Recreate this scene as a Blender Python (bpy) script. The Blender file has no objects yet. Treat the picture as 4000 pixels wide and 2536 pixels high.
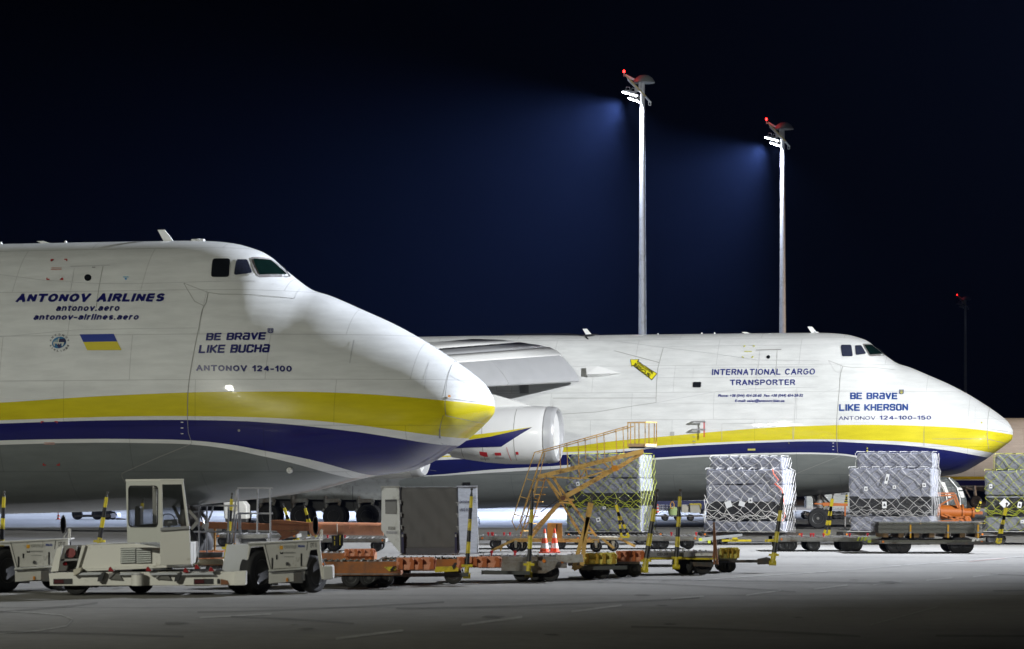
import bpy, bmesh, math, random
import numpy as np
from mathutils import Vector, Matrix
random.seed(7)
R = math.radians
sc = bpy.context.scene
COL = sc.collection
F = 11111.0          # focal length in photo pixels (photo is 4000 wide)
HY = 1869.0          # horizon row
CH = 2.69            # camera height

# ---------------------------------------------------------------- camera
cam = bpy.data.objects.new('camera', bpy.data.cameras.new('camera'))
COL.objects.link(cam)
cam.location = (0, 0, CH)
cam.rotation_euler = (R(90), 0, 0)
cam.data.sensor_width = 36
cam.data.lens = F / 4000 * 36
cam.data.shift_y = (HY - 1268) / 4000
cam.data.clip_start = 1
cam.data.clip_end = 4000
cam.data.dof.use_dof = True
cam.data.dof.focus_distance = 150
cam.data.dof.aperture_fstop = 2.8
sc.camera = cam

# ---------------------------------------------------------------- world
w = bpy.data.worlds.new('World'); sc.world = w; w.use_nodes = True
nt = w.node_tree
bg = nt.nodes['Background']
sky = nt.nodes.new('ShaderNodeTexSky'); sky.sky_type = 'NISHITA'; sky.sun_disc = False
sky.sun_elevation = R(-4); sky.sun_rotation = R(200)
nt.links.new(sky.outputs[0], bg.inputs[0]); bg.inputs[1].default_value = 0.003
sc.view_settings.view_transform = 'Standard'; sc.view_settings.look = 'None'
sc.view_settings.exposure = 0; sc.view_settings.gamma = 1
try: sc.view_settings.use_curve_mapping = False
except Exception: pass
sc.render.engine = 'CYCLES'
cy = sc.cycles
cy.use_denoising = True
cy.max_bounces = 6; cy.diffuse_bounces = 3; cy.glossy_bounces = 3; cy.transmission_bounces = 4
cy.transparent_max_bounces = 12; cy.volume_bounces = 0
cy.sample_clamp_indirect = 4
cy.caustics_reflective = False; cy.caustics_refractive = False

# ---------------------------------------------------------------- lamps of the floodlight masts
def aim(o, tgt):
    d = Vector(tgt) - Vector(o.location)
    o.rotation_euler = d.to_track_quat('-Z', 'Y').to_euler()
def spot(name, loc, tgt, power, col, angle, blend=.4, rad=.45):
    l = bpy.data.lights.new(name, 'SPOT'); l.energy = power; l.color = col
    l.spot_size = R(angle); l.spot_blend = blend; l.shadow_soft_size = rad
    o = bpy.data.objects.new(name, l); COL.objects.link(o); o.location = loc; aim(o, tgt)
    return o
BLUEW = (.76, .83, 1.0)
M1 = (10.0, 218.0); M2 = (23.5, 247.0); M3 = (77.0, 483.0)      # the three masts in the picture
M4 = (68.0, 76.0); M5 = (-46.0, -12.0); M6 = (52.0, 118.0); M7 = (118.0, 205.0)  # masts of the same apron beyond the frame
spot('mast_lamp', (M1[0]-1.5, M1[1]-.75, 31.45), (M1[0]-60, M1[1]-30, -26), 430000, (.58,.70,1), 104, .85, .3)
spot('mast_lamp', (M2[0]-1.5, M2[1]-.75, 31.45), (M2[0]-60, M2[1]-30, -26), 390000, (.58,.70,1), 104, .85, .3)
spot('mast_lamp', (M1[0]-.9, M1[1]-.6, 31.7), (M1[0]+.1, M1[1], 26), 60000, BLUEW, 100, .8, .2)
spot('mast_lamp', (M2[0]-.9, M2[1]-.6, 31.7), (M2[0]+.1, M2[1], 26), 60000, BLUEW, 100, .8, .2)
spot('mast_lamp', (M4[0]-2.2, M4[1]+.6, 31.4), (5, 150, 6), 530000, (.97, .985, 1.0), 62, 1, .6)
spot('mast_lamp', (M6[0]-2.2, M6[1]-.4, 31.4), (-8, 96, 7), 610000, (.84, .89, 1.0), 64, 1, .5)
for _dx, _dz, _k in ((-1.9, 31.2, .25), (-.6, 31.0, .35), (.9, 31.3, .2), (2.4, 31.0, .2)):
    spot('mast_lamp', (M5[0]+_dx, M5[1]+1.6, _dz), (-8, 95, 6), 150000*_k, (1.0, 1.0, .86), 56, 1, .3)
spot('mast_lamp', (M7[0]-2.2, M7[1]+.8, 31.4), (48, 268, 4), 300000, (1.0, .72, .50), 50, .6, .6)

# ---------------------------------------------------------------- helpers
def pchip(xs, ys):
    xs = np.array(xs, float); ys = np.array(ys, float)
    h = np.diff(xs); de = np.diff(ys)/h
    m = np.zeros_like(xs)
    m[0] = de[0]; m[-1] = de[-1]
    for i in range(1, len(xs)-1):
        if de[i-1]*de[i] > 0:
            w1 = 2*h[i]+h[i-1]; w2 = h[i]+2*h[i-1]
            m[i] = (w1+w2)/(w1/de[i-1]+w2/de[i])
    def f(x):
        x = min(max(x, xs[0]), xs[-1])
        i = int(min(max(np.searchsorted(xs, x)-1, 0), len(xs)-2))
        t = (x-xs[i])/h[i]
        return float((2*t**3-3*t**2+1)*ys[i]+(t**3-2*t**2+t)*h[i]*m[i]+(-2*t**3+3*t**2)*ys[i+1]+(t**3-t**2)*h[i]*m[i+1])
    return f

def W(px, py, Y):
    return Vector(((px-2000)*Y/F, Y, CH-(py-HY)*Y/F))
def XP(px, Y): return (px-2000)*Y/F
def ZP(py, Y): return CH-(py-HY)*Y/F
def YG(gy): return CH*F/(gy-HY)

MATS = {}
def mat(name, col, rough=.5, metal=0, var=.12, vscale=1.5, bump=0, bscale=20, dirt=None, damt=.3, dscale=2.0,
        coat=0, emit=None, estr=0, trans=0, alpha=1, spec=.5, stretch=None):
    if name in MATS: return MATS[name]
    m = bpy.data.materials.new(name); m.use_nodes = True
    n = m.node_tree; N = n.nodes; L = n.links
    b = N['Principled BSDF']
    b.inputs['Roughness'].default_value = rough; b.inputs['Metallic'].default_value = metal
    b.inputs['Coat Weight'].default_value = coat; b.inputs['Coat Roughness'].default_value = .12
    b.inputs['Specular IOR Level'].default_value = spec
    b.inputs['Transmission Weight'].default_value = trans
    b.inputs['Alpha'].default_value = alpha
    if emit:
        b.inputs['Emission Color'].default_value = (*emit, 1); b.inputs['Emission Strength'].default_value = estr
    tc = N.new('ShaderNodeTexCoord'); mp = N.new('ShaderNodeMapping'); L.new(tc.outputs['Object'], mp.inputs[0])
    if stretch: mp.inputs['Scale'].default_value = stretch
    c = (*col, 1)
    no = N.new('ShaderNodeTexNoise'); no.inputs['Scale'].default_value = vscale; no.inputs['Detail'].default_value = 6
    L.new(mp.outputs[0], no.inputs['Vector'])
    mx = N.new('ShaderNodeMix'); mx.data_type = 'RGBA'
    mx.inputs['A'].default_value = tuple(max(0, v*(1-var)) for v in col)+(1,)
    mx.inputs['B'].default_value = tuple(min(1, v*(1+var)) for v in col)+(1,)
    L.new(no.outputs['Fac'], mx.inputs['Factor'])
    out = mx.outputs['Result']
    if dirt:
        n2 = N.new('ShaderNodeTexNoise'); n2.inputs['Scale'].default_value = dscale; n2.inputs['Detail'].default_value = 9
        n2.inputs['Roughness'].default_value = .7
        L.new(mp.outputs[0], n2.inputs['Vector'])
        rp = N.new('ShaderNodeMapRange'); rp.inputs['From Min'].default_value = .62-damt*.5; rp.inputs['From Max'].default_value = .75-damt*.3
        L.new(n2.outputs['Fac'], rp.inputs['Value'])
        m2 = N.new('ShaderNodeMix'); m2.data_type = 'RGBA'; m2.inputs['B'].default_value = (*dirt, 1)
        L.new(out, m2.inputs['A']); L.new(rp.outputs[0], m2.inputs['Factor']); out = m2.outputs['Result']
    L.new(out, b.inputs['Base Color'])
    if bump:
        n3 = N.new('ShaderNodeTexNoise'); n3.inputs['Scale'].default_value = bscale; n3.inputs['Detail'].default_value = 5
        L.new(mp.outputs[0], n3.inputs['Vector'])
        bp = N.new('ShaderNodeBump'); bp.inputs['Strength'].default_value = bump; bp.inputs['Distance'].default_value = .02
        L.new(n3.outputs['Fac'], bp.inputs['Height']); L.new(bp.outputs[0], b.inputs['Normal'])
    MATS[name] = m
    return m

white = mat('vehicle_white', (.69, .68, .63), .42, var=.06, dirt=(.30, .27, .21), damt=.06, coat=.2)
grey = mat('steel_grey', (.22, .22, .22), .5, .3, dirt=(.10, .07, .05), damt=.35)
dkgrey = mat('dark_steel', (.045, .045, .045), .55, .2, dirt=(.09, .06, .04), damt=.3)
black = mat('black_rubber', (.014, .014, .015), .75, bump=.2, bscale=60)
blackp = mat('black_paint', (.012, .012, .014), .45)
yellow = mat('safety_yellow', (.62, .50, .02), .42, dirt=(.12, .09, .04), damt=.22, dscale=5)
orange = mat('deck_orange', (.36, .115, .02), .5, dirt=(.14, .07, .04), damt=.35)
pink = mat('faded_orange_plastic', (.62, .27, .16), .5, var=.05, dirt=(.3, .15, .1), damt=.15)
dorange = mat('deep_orange', (.48, .14, .03), .5)
amber = mat('stair_amber', (.70, .43, .12), .45, dirt=(.2, .1, .04), damt=.25, dscale=4)
red = mat('red_plastic', (.55, .02, .03), .4)
chrome = mat('galvanised_tube', (.5, .5, .53), .25, .4, var=.05)
rust = mat('rusty_steel', (.13, .07, .04), .75, dirt=(.22, .08, .03), damt=.5)
redor = mat('cone_red', (.80, .09, .03), .45, var=.05)
cwhite = mat('cone_white', (.7, .7, .68), .5, dirt=(.2, .2, .2), damt=.25, dscale=12)
alu = mat('aluminium', (.42, .42, .43), .38, .3, var=.08, dirt=(.15, .14, .13), damt=.2)
hub_m = mat('wheel_hub', (.25, .26, .26), .4, .6, dirt=(.03, .03, .03), damt=.4, dscale=8)
navy = mat('navy_ink', (.012, .014, .12), .4, var=.03)
blueink = mat('blue_ink', (.008, .05, .24), .4, var=.03)
glassd = mat('dark_glass', (.012, .014, .016), .06, 0, var=.1, coat=.6)
glass_g = mat('green_glass', (.003, .011, .009), .07, 0, var=.4, vscale=3, coat=.5)
seam_m = mat('panel_gap', (.28, .28, .27), .8)
seam_l = mat('panel_gap_pale', (.50, .51, .52), .6)
cream = mat('cream_paint', (.5, .47, .38), .5, dirt=(.25, .2, .15), damt=.2)

class MB:
    def __init__(s): s.v = []; s.f = []; s.m = []; s.cur = 0
    def add(s, vs, fs):
        o = len(s.v); s.v += [tuple(v) for v in vs]
        for f in fs: s.f.append(tuple(i+o for i in f)); s.m.append(s.cur)
        return s
    def box(s, x0, x1, y0, y1, z0, z1):
        return s.add([(x0,y0,z0),(x1,y0,z0),(x1,y1,z0),(x0,y1,z0),(x0,y0,z1),(x1,y0,z1),(x1,y1,z1),(x0,y1,z1)],
                     [(0,3,2,1),(4,5,6,7),(0,1,5,4),(1,2,6,5),(2,3,7,6),(3,0,4,7)])
    def bar(s, p, q, wd, ht=None, up=(0,0,1)):
        ht = ht or wd
        p = Vector(p); q = Vector(q); d = (q-p).normalized(); u = Vector(up)
        if abs(d.dot(u)) > .97: u = Vector((0,1,0)) if abs(d.y) < .9 else Vector((1,0,0))
        a = d.cross(u).normalized(); b = a.cross(d).normalized()
        vs = []
        for c in (p, q):
            for i, j in ((-1,-1),(1,-1),(1,1),(-1,1)): vs.append(c+a*i*wd/2+b*j*ht/2)
        return s.add(vs, [(0,1,2,3),(7,6,5,4),(0,4,5,1),(1,5,6,2),(2,6,7,3),(3,7,4,0)])
    def cyl(s, p, q, r, r2=None, n=12, cap=True):
        r2 = r if r2 is None else r2
        p = Vector(p); q = Vector(q); d = (q-p).normalized()
        u = Vector((0,0,1)) if abs(d.z) < .9 else Vector((1,0,0))
        a = d.cross(u).normalized(); b = d.cross(a).normalized()
        vs = []
        for c, rr in ((p, r), (q, r2)):
            for i in range(n):
                t = 2*math.pi*i/n; vs.append(c+a*math.cos(t)*rr+b*math.sin(t)*rr)
        fs = [(i, (i+1) % n, n+(i+1) % n, n+i) for i in range(n)]
        if cap: fs += [tuple(range(n-1, -1, -1)), tuple(range(n, 2*n))]
        return s.add(vs, fs)
    def tube(s, pts, r, n=6):
        pts = [Vector(p) for p in pts]; vs = []; k = len(pts)
        for i, p in enumerate(pts):
            d = (pts[min(i+1, k-1)]-pts[max(i-1, 0)])
            d = d.normalized() if d.length > 1e-6 else Vector((1,0,0))
            u = Vector((0,0,1)) if abs(d.z) < .9 else Vector((1,0,0))
            a = d.cross(u).normalized(); b = d.cross(a).normalized()
            for j in range(n):
                t = 2*math.pi*j/n; vs.append(p+a*math.cos(t)*r+b*math.sin(t)*r)
        fs = []
        for i in range(k-1):
            for j in range(n): fs.append((i*n+j, i*n+(j+1) % n, (i+1)*n+(j+1) % n, (i+1)*n+j))
        fs += [tuple(range(n-1, -1, -1)), tuple(range((k-1)*n, k*n))]
        return s.add(vs, fs)
    def lathe(s, prof, c, axis='y', n=24):      # prof: (radius, along)
        vs = []; c = Vector(c)
        for r, h in prof:
            for i in range(n):
                t = 2*math.pi*i/n; a = math.cos(t)*r; b = math.sin(t)*r
                vs.append(c+Vector({'y': (a, h, b), 'z': (a, b, h), 'x': (h, a, b)}[axis]))
        fs = []
        for k in range(len(prof)-1):
            for i in range(n): fs.append((k*n+i, k*n+(i+1) % n, (k+1)*n+(i+1) % n, (k+1)*n+i))
        if prof[0][0] > 0: fs.append(tuple(range(n)))
        if prof[-1][0] > 0: fs.append(tuple(range((len(prof)-1)*n, len(prof)*n)))
        return s.add(vs, fs)
    def prism(s, pts, dy):                      # pts: 3d polygon (world), extruded by vector
        n = len(pts); dv = Vector(dy) if not isinstance(dy, (int, float)) else Vector((0, dy, 0))
        vs = [Vector(p) for p in pts]+[Vector(p)+dv for p in pts]
        fs = [tuple(range(n)), tuple(range(2*n-1, n-1, -1))]+[(i, n+i, n+(i+1) % n, (i+1) % n) for i in range(n)]
        return s.add(vs, fs)
    def vp(s, pts, dep, th=.1):                 # photo-traced upright panel: real distance dep, thickness th
        P = []
        for px, py in pts:
            Y = dep(px) if callable(dep) else dep
            P.append(W(px, py, Y))
        return s.prism(P, th)
    def rod(s, pts, Y, r, n=8):
        return s.tube([W(p[0], p[1], p[2] if len(p) > 2 else Y) for p in pts], r, n)
    def build(s, name, m, parent=None, smooth=False, local=False, bevel=0, label=None, kind=None):
        me = bpy.data.meshes.new(name)
        vs = s.v
        if parent is not None and not local:
            pp = parent
            while '_o' not in pp: pp = pp.parent
            o = Vector(pp['_o']); vs = [tuple(Vector(v)-o) for v in vs]
        me.from_pydata(vs, [], s.f)
        ms = m if isinstance(m, (list, tuple)) else [m]
        for x in ms: me.materials.append(x)
        if len(ms) > 1: me.polygons.foreach_set('material_index', s.m)
        bm = bmesh.new(); bm.from_mesh(me); bmesh.ops.recalc_face_normals(bm, faces=bm.faces); bm.to_mesh(me); bm.free()
        if smooth:
            me.polygons.foreach_set('use_smooth', [True]*len(me.polygons))
            try: me.set_sharp_from_angle(angle=R(35))
            except Exception: pass
        ob = bpy.data.objects.new(name, me); COL.objects.link(ob)
        if parent is not None: ob.parent = parent
        if bevel:
            b = ob.modifiers.new('bevel', 'BEVEL'); b.width = bevel; b.segments = 2; b.limit_method = 'ANGLE'; b.angle_limit = R(40)
        if label: ob['label'] = label
        if kind: ob['kind'] = kind
        return ob

def thing(name, label, cat, loc=(0, 0, 0), rz=0, group=None):
    o = bpy.data.objects.new(name, None); COL.objects.link(o); o.empty_display_size = .3
    o.location = loc; o.rotation_euler = (0, 0, rz); o['label'] = label; o['category'] = cat
    o['_o'] = tuple(loc)
    if group: o['group'] = group
    return o
def part_root(name, parent, loc):               # intermediate parts are meshes, never empties
    pass
def dup(root, loc, rz=None, label=None, group=None, scale=None):
    def cp(o, par):
        c = o.copy(); COL.objects.link(c)
        if par is not None: c.parent = par
        for ch in list(o.children): cp(ch, c)
        return c
    r = cp(root, None); r.location = loc
    if rz is not None: r.rotation_euler = (0, 0, rz)
    if label: r['label'] = label
    if group: r['group'] = group
    if scale: r.scale = (scale,)*3
    r['_o'] = tuple(loc)
    return r

def text_mesh(txt, bold=0.0, shear=0.0, space=1.0, wscale=1.0):
    cu = bpy.data.curves.new('t', 'FONT'); cu.body = txt; cu.offset = bold; cu.shear = shear; cu.space_character = space
    cu.resolution_u = 3
    o = bpy.data.objects.new('t', cu); COL.objects.link(o)
    dg = bpy.context.evaluated_depsgraph_get()
    me = bpy.data.meshes.new_from_object(o.evaluated_get(dg))
    bpy.data.objects.remove(o)
    vs = np.array([v.co[:2] for v in me.vertices]); fs = [tuple(p.vertices) for p in me.polygons]
    bpy.data.meshes.remove(me)
    mn = vs.min(0); mx = vs.max(0)
    return (vs-mn)/(mx-mn), fs

GL = {  # squared stencil letters, strokes on a 4 x 6 grid
 'B': [[(0,0),(0,6),(3.3,6),(4,5.3),(4,3.7),(3.5,3.1),(0,3.1)],[(3.3,3.1),(4,2.4),(4,.7),(3.3,0),(0,0)]],
 'E': [[(4,6),(0,6),(0,0),(4,0)],[(0,3.1),(3.6,3.1)]],
 'R': [[(0,0),(0,6),(3.3,6),(4,5.3),(4,3.4),(3.3,2.7),(0,2.7)],[(2.4,2.7),(4,0)]],
 'a': [[(.4,6),(3.3,6),(4,5.3),(4,0),(.7,0),(0,.7),(0,2.4),(.7,3.1),(4,3.1)]],
 'V': [[(0,6),(2,0),(4,6)]],
 'L': [[(0,6),(0,0),(3.8,0)]], 'I': [[(0,0),(0,6)]],
 'K': [[(0,0),(0,6)],[(4,6),(1,3.05),(4,0)],[(0,3.05),(1.2,3.05)]],
 'U': [[(0,6),(0,.7),(.7,0),(3.3,0),(4,.7),(4,6)]],
 'C': [[(4,4.6),(4,5.3),(3.3,6),(.7,6),(0,5.3),(0,.7),(.7,0),(3.3,0),(4,.7),(4,1.4)]],
 'H': [[(0,0),(0,6)],[(4,0),(4,6)],[(0,3.1),(4,3.1)]],
 'S': [[(4,4.6),(4,5.3),(3.3,6),(.7,6),(0,5.3),(0,3.8),(.7,3.1),(3.3,3.1),(4,2.4),(4,.7),(3.3,0),(.7,0),(0,.7),(0,1.4)]],
 'O': [[(.7,0),(0,.7),(0,5.3),(.7,6),(3.3,6),(4,5.3),(4,.7),(3.3,0),(.7,0)]],
 'N': [[(0,0),(0,6),(4,0),(4,6)]],
}
def stencil_mesh(txt, th=1.6):
    vs = []; fs = []; x = 0
    for ch in txt:
        if ch == ' ': x += 3.6; continue
        for st in GL[ch]:
            for (a, b) in zip(st[:-1], st[1:]):
                a = np.array(a, float); b = np.array(b, float); d = b-a; d /= np.linalg.norm(d); n = np.array((-d[1], d[0]))*th/2
                e = d*th*.36
                o = len(vs)
                for p in (a-e-n, b+e-n, b+e+n, a-e+n): vs.append((p[0]+x, p[1]))
                fs.append((o, o+1, o+2, o+3))
        x += 6.2 if ch != 'I' else 2.3
    vs = np.array(vs); mn = vs.min(0); mx = vs.max(0)
    return (vs-mn)/(mx-mn), fs

def arc(cx, cy, rx, ry, a0, a1, n=9):
    return [(cx+rx*math.cos(R(a0+(a1-a0)*i/n)), cy+ry*math.sin(R(a0+(a1-a0)*i/n))) for i in range(n+1)]
SG = {   # plain grotesque letters as strokes, cap height 6: (advance width, strokes)
 'A': (4.8, [[(0,0),(2.4,6),(4.8,0)],[(.8,1.9),(4,1.9)]]), 'N': (4.3, [[(0,0),(0,6),(4.3,0),(4.3,6)]]), 'T': (4.6, [[(2.3,0),(2.3,6)],[(0,6),(4.6,6)]]),
 'O': (5, [arc(2.5,3,2.5,3,0,360,20)]), 'V': (4.8, [[(0,6),(2.4,0),(4.8,6)]]), 'I': (0, [[(0,0),(0,6)]]), 'L': (3.6, [[(0,6),(0,0),(3.6,0)]]),
 'R': (4.2, [[(0,0),(0,6),(2.7,6)]+arc(2.7,4.5,1.5,1.5,90,-90,7)+[(0,3)],[(2.4,3),(4.3,0)]]), 'P': (4.2, [[(0,0),(0,6),(2.7,6)]+arc(2.7,4.4,1.5,1.6,90,-90,7)+[(0,2.8)]]),
 'E': (3.8, [[(3.8,6),(0,6),(0,0),(3.8,0)],[(0,3.1),(3.5,3.1)]]), 'S': (4.2, [arc(2.1,4.5,1.9,1.5,30,270,10)+arc(2.1,1.5,2.05,1.5,90,-150,10)]),
 'C': (4.6, [arc(2.5,3,2.5,3,45,315,14)]), 'G': (4.8, [arc(2.5,3,2.5,3,50,360-25,14)+[(4.9,3),(2.9,3)]]),
 '1': (1.8, [[(0,4.5),(1.8,6),(1.8,0)]]), '2': (3.9, [arc(1.95,4.3,1.9,1.7,165,-20,9)+[(0,0),(3.9,0)]]), '4': (4.2, [[(3.2,0),(3.2,6),(0,1.7),(4.3,1.7)]]),
 '0': (3.9, [arc(1.95,3,1.95,3,0,360,18)]), '5': (3.9, [[(3.7,6),(.6,6),(.2,3)]+arc(1.9,1.95,2,1.95,120,-150,11)]), '-': (1.9, [[(0,2.2),(1.9,2.2)]]), '.': (.1, [[(0,0),(.1,0)]]),
 'a': (3.4, [arc(1.7,3.1,1.7,1.4,150,0,6)+[(3.4,0)],[(3.4,2.6)]+arc(1.5,1.3,1.5,1.3,90,270,8)+[(3.4,1.0)]]), 'n': (3.2, [[(0,0),(0,4.5)],[(0,2.9)]+arc(1.6,2.9,1.6,1.6,180,0,8)+[(3.2,0)]]),
 't': (1.9, [[(.8,5.8),(.8,1)]+arc(1.6,.9,.8,.9,180,270,3)+[(2,0)],[(0,4.4),(2,4.4)]]), 'o': (3.6, [arc(1.8,2.2,1.8,2.2,0,360,16)]), 'v': (3.5, [[(0,4.4),(1.75,0),(3.5,4.4)]]),
 'e': (3.5, [[(0,2.2),(3.5,2.2)]+arc(1.75,2.2,1.75,2.2,0,310,14)]), 'r': (2.0, [[(0,0),(0,4.5)],[(0,2.6)]+arc(1.7,2.6,1.7,1.8,180,80,5)]), 'i': (0, [[(0,0),(0,4.4)],[(0,5.9),(0,6.1)]]), 'l': (0, [[(0,0),(0,6.2)]]),
 's': (3.1, [arc(1.55,3.3,1.4,1.15,30,270,8)+arc(1.55,1.1,1.55,1.15,90,-150,8)]),
}
def stroke_mesh(txt, th=1.1, shear=0, gap=1.15):
    vs = []; fs = []; x = 0
    for ch in txt:
        if ch == ' ': x += 2.6+th; continue
        adv, sts = SG[ch]
        for st in sts:
            for (a, b) in zip(st[:-1], st[1:]):
                a = np.array(a, float); b = np.array(b, float); d = b-a; l = np.linalg.norm(d)
                if l < 1e-6: continue
                d /= l; n = np.array((-d[1], d[0]))*th/2; e = d*th*(.5 if len(st) < 4 else .2)
                o = len(vs)
                for p in (a-e-n, b+e-n, b+e+n, a-e+n): vs.append((p[0]+x+shear*p[1], p[1]))
                fs.append((o, o+1, o+2, o+3))
        x += adv+th+gap
    vs = np.array(vs); mn = vs.min(0); mx = vs.max(0)
    return (vs-mn)/(mx-mn), fs
# ================================================================ SETTING
def concrete():
    m = bpy.data.materials.new('apron_concrete'); m.use_nodes = True
    n = m.node_tree; N = n.nodes; L = n.links; b = N['Principled BSDF']
    tc = N.new('ShaderNodeTexCoord')
    def noise(sc_, det, mp=(1,1,1), rough=.6):
        mm = N.new('ShaderNodeMapping'); mm.inputs['Scale'].default_value = mp; L.new(tc.outputs['Object'], mm.inputs[0])
        t = N.new('ShaderNodeTexNoise'); t.inputs['Scale'].default_value = sc_; t.inputs['Detail'].default_value = det
        t.inputs['Roughness'].default_value = rough; L.new(mm.outputs[0], t.inputs['Vector']); return t
    a = noise(.12, 6, (1, .35, 1)); c = noise(2.2, 8); d = noise(.05, 5, (.25, 2.5, 1)); e = noise(40, 3)
    rp = N.new('ShaderNodeValToRGB'); rp.color_ramp.elements[0].position = .3; rp.color_ramp.elements[0].color = (.21,.203,.187,1)
    rp.color_ramp.elements[1].position = .7; rp.color_ramp.elements[1].color = (.305,.296,.275,1); L.new(a.outputs['Fac'], rp.inputs[0])
    def mul(prev, t, lo, hi, v0, v1):
        r = N.new('ShaderNodeMapRange'); r.inputs['From Min'].default_value = lo; r.inputs['From Max'].default_value = hi
        r.inputs['To Min'].default_value = v0; r.inputs['To Max'].default_value = v1; L.new(t.outputs['Fac'], r.inputs[0])
        x = N.new('ShaderNodeMix'); x.data_type = 'RGBA'; x.blend_type = 'MULTIPLY'; x.inputs['Factor'].default_value = 1
        L.new(prev, x.inputs['A']); L.new(r.outputs[0], x.inputs['B']); return x.outputs['Result']
    o = mul(rp.outputs[0], c, .3, .7, .82, 1.08); o = mul(o, d, .52, .6, 1.0, .86); o = mul(o, e, .3, .7, .88, 1.08)
    L.new(o, b.inputs['Base Color']); b.inputs['Roughness'].default_value = .72
    bp = N.new('ShaderNodeBump'); bp.inputs['Strength'].default_value = .25; bp.inputs['Distance'].default_value = .01
    L.new(e.outputs['Fac'], bp.inputs['Height']); L.new(bp.outputs[0], b.inputs['Normal'])
    return m
g = MB(); g.add([(-500,-80,0),(500,-80,0),(500,900,0),(-500,900,0)], [(0,1,2,3)])
g.build('ground', concrete(), kind='structure')
jm = mat('joint_tar', (.05, .05, .048), .8)
dm = mat('drain_shadow_dark', (.03, .03, .03), .7)
def strip(name, y0, y1, x0, x1, m, z=.004, slope=0):
    q = MB(); q.add([(x0,y0+slope*x0,z),(x1,y0+slope*x1,z),(x1,y1+slope*x1,z),(x0,y1+slope*x0,z)], [(0,1,2,3)])
    return q.build(name, m, kind='structure')
for y in (59.0, 65.4, 73.0, 81, 89, 97, 105, 113, 121, 129, 137, 145, 160, 168, 176, 184, 200):
    strip('slab_joint', y, y+.035+.0006*y, -300, 300, jm, .004, -.012)
strip('drain_shadow_line', 151.4, 152.0, -300, 300, dm, .006, -.012)  # dark lines: joint drains together with shadow edges put into the colour
strip('drain_shadow_line', 163.0, 163.5, -300, 300, dm, .006, -.012)
paint = mat('road_paint', (.62, .62, .60), .6, var=.1, dirt=(.32, .31, .29), damt=.62, dscale=5)
redpaint = mat('road_paint_red', (.40, .20, .18), .7, dirt=(.33, .31, .29), damt=.6, dscale=5)
def gq(name, pts, wpx, m, z=.008):
    v = []; f = []
    for i, (px, py) in enumerate(pts):
        for s_ in (-1, 1):
            Y = YG(py+s_*wpx/2); v.append((XP(px, Y), Y, z))
    for i in range(len(pts)-1): f.append((2*i, 2*i+2, 2*i+3, 2*i+1))
    q = MB(); q.add(v, f); return q.build(name, m, kind='structure')
for (x0, y0, x1, y1, w_) in ((1312,2497,1575,2464,9),(1803,2443,2040,2412,8),(2232,2391,2428,2366,7),(2620,2341,2750,2330,5),(2915,2326,3050,2308,5),
                          (3178,2303,3310,2287,5),(3410,2286,3520,2273,4),(3618,2268,3720,2258,4),(3800,2254,3900,2244,4),(780,2414,1060,2400,5),(3400,2442,3660,2372,3)):
    gq('painted_dash', [(x0,y0),(x1,y1)], w_, paint)
gq('painted_line', [(2700,2268),(3200,2236),(3600,2203),(4000,2174)], 2.5, paint)
gq('painted_line', [(3785,2195),(3925,2182)], 3, redpaint, .012)
gq('painted_line', [(-60,2386),(120,2394),(240,2404),(285,2421),(260,2446),(150,2466),(-60,2480)], 4, paint)

# ================================================================ ANTONOV FREIGHTERS
psi = R(13)
ZT = pchip([0,.02,.1,.3,.68,1.2,2.27,3.33,4.4,5.46,6.1,6.45,6.95,7.33,7.6,8.15,8.7,9.6,10.6,14,30,52,62,66],
           [5.1,5.22,5.40,5.70,6.035,6.407,7.097,7.674,8.154,8.61,8.82,9.05,9.43,9.746,9.99,10.213,10.36,10.46,10.49,10.5,10.5,10.4,9.9,9.4])
ZB = pchip([0,.02,.05,.2,.5,.87,1.6,2.9,4.1,6.5,9,11,14,19,26,30,40,52,62,66],
           [5.1,4.92,4.78,4.62,4.391,4.12,3.60,2.93,2.75,2.20,1.907,1.723,1.58,1.45,1.15,1.0,1.2,3.2,6.6,8.2])
WD = pchip([0,.02,.05,.2,.5,1,2,3,4,6,9,12,40,52,62,66],
           [.0,.18,.32,.74,1.42,2.22,2.70,2.90,3.09,3.44,3.65,3.66,3.66,2.9,1.3,.35])
MBL = pchip([0,.04,11.9,70],[0,0,1,1])
BU = pchip([0,.004,.012,.03,.06,.1,.18,.28,.4,.5,.6,.7,.8,.87,.92,.96,.985,.996,1],
           [0,.20,.34,.52,.68,.80,.93,.995,1,.98,.93,.855,.765,.67,.57,.43,.27,.14,0])
def hw(d, z):
    if d <= 0: return 0
    zt = ZT(d); zb = ZB(d); u = (z-zb)/(zt-zb)
    if u <= 0 or u >= 1: return 0
    m = MBL(d)
    e = (1-((.33-u)/.33)**2.6)**(1/2.6) if u < .33 else (1-((u-.33)/.67)**1.62)**(1/1.62)
    bu = BU(u)*(1-(.24*(u-.7)/.3 if u > .7 else 0))
    return WD(d)*((1-m)*e+m*bu)
class Pose:
    def __init__(s, Nx, Ny): s.x = Nx; s.y = Ny
    def sol(s, px, py, h0=None):
        k = (px-2000)/F; h = 3.0 if h0 is None else h0; c = math.cos(psi); sn = math.sin(psi)
        for i in range(60):
            d = (s.x-h*sn-k*(s.y-h*c))/(k*sn+c)
            Y = s.y+d*sn-h*c; z = CH+(HY-py)*Y/F
            if h0 is not None: break
            h = h*.6+.4*hw(d, z)
        return d, z
P1 = Pose(-.57, 91.0); P2 = Pose(26.43, 150.0)

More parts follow.
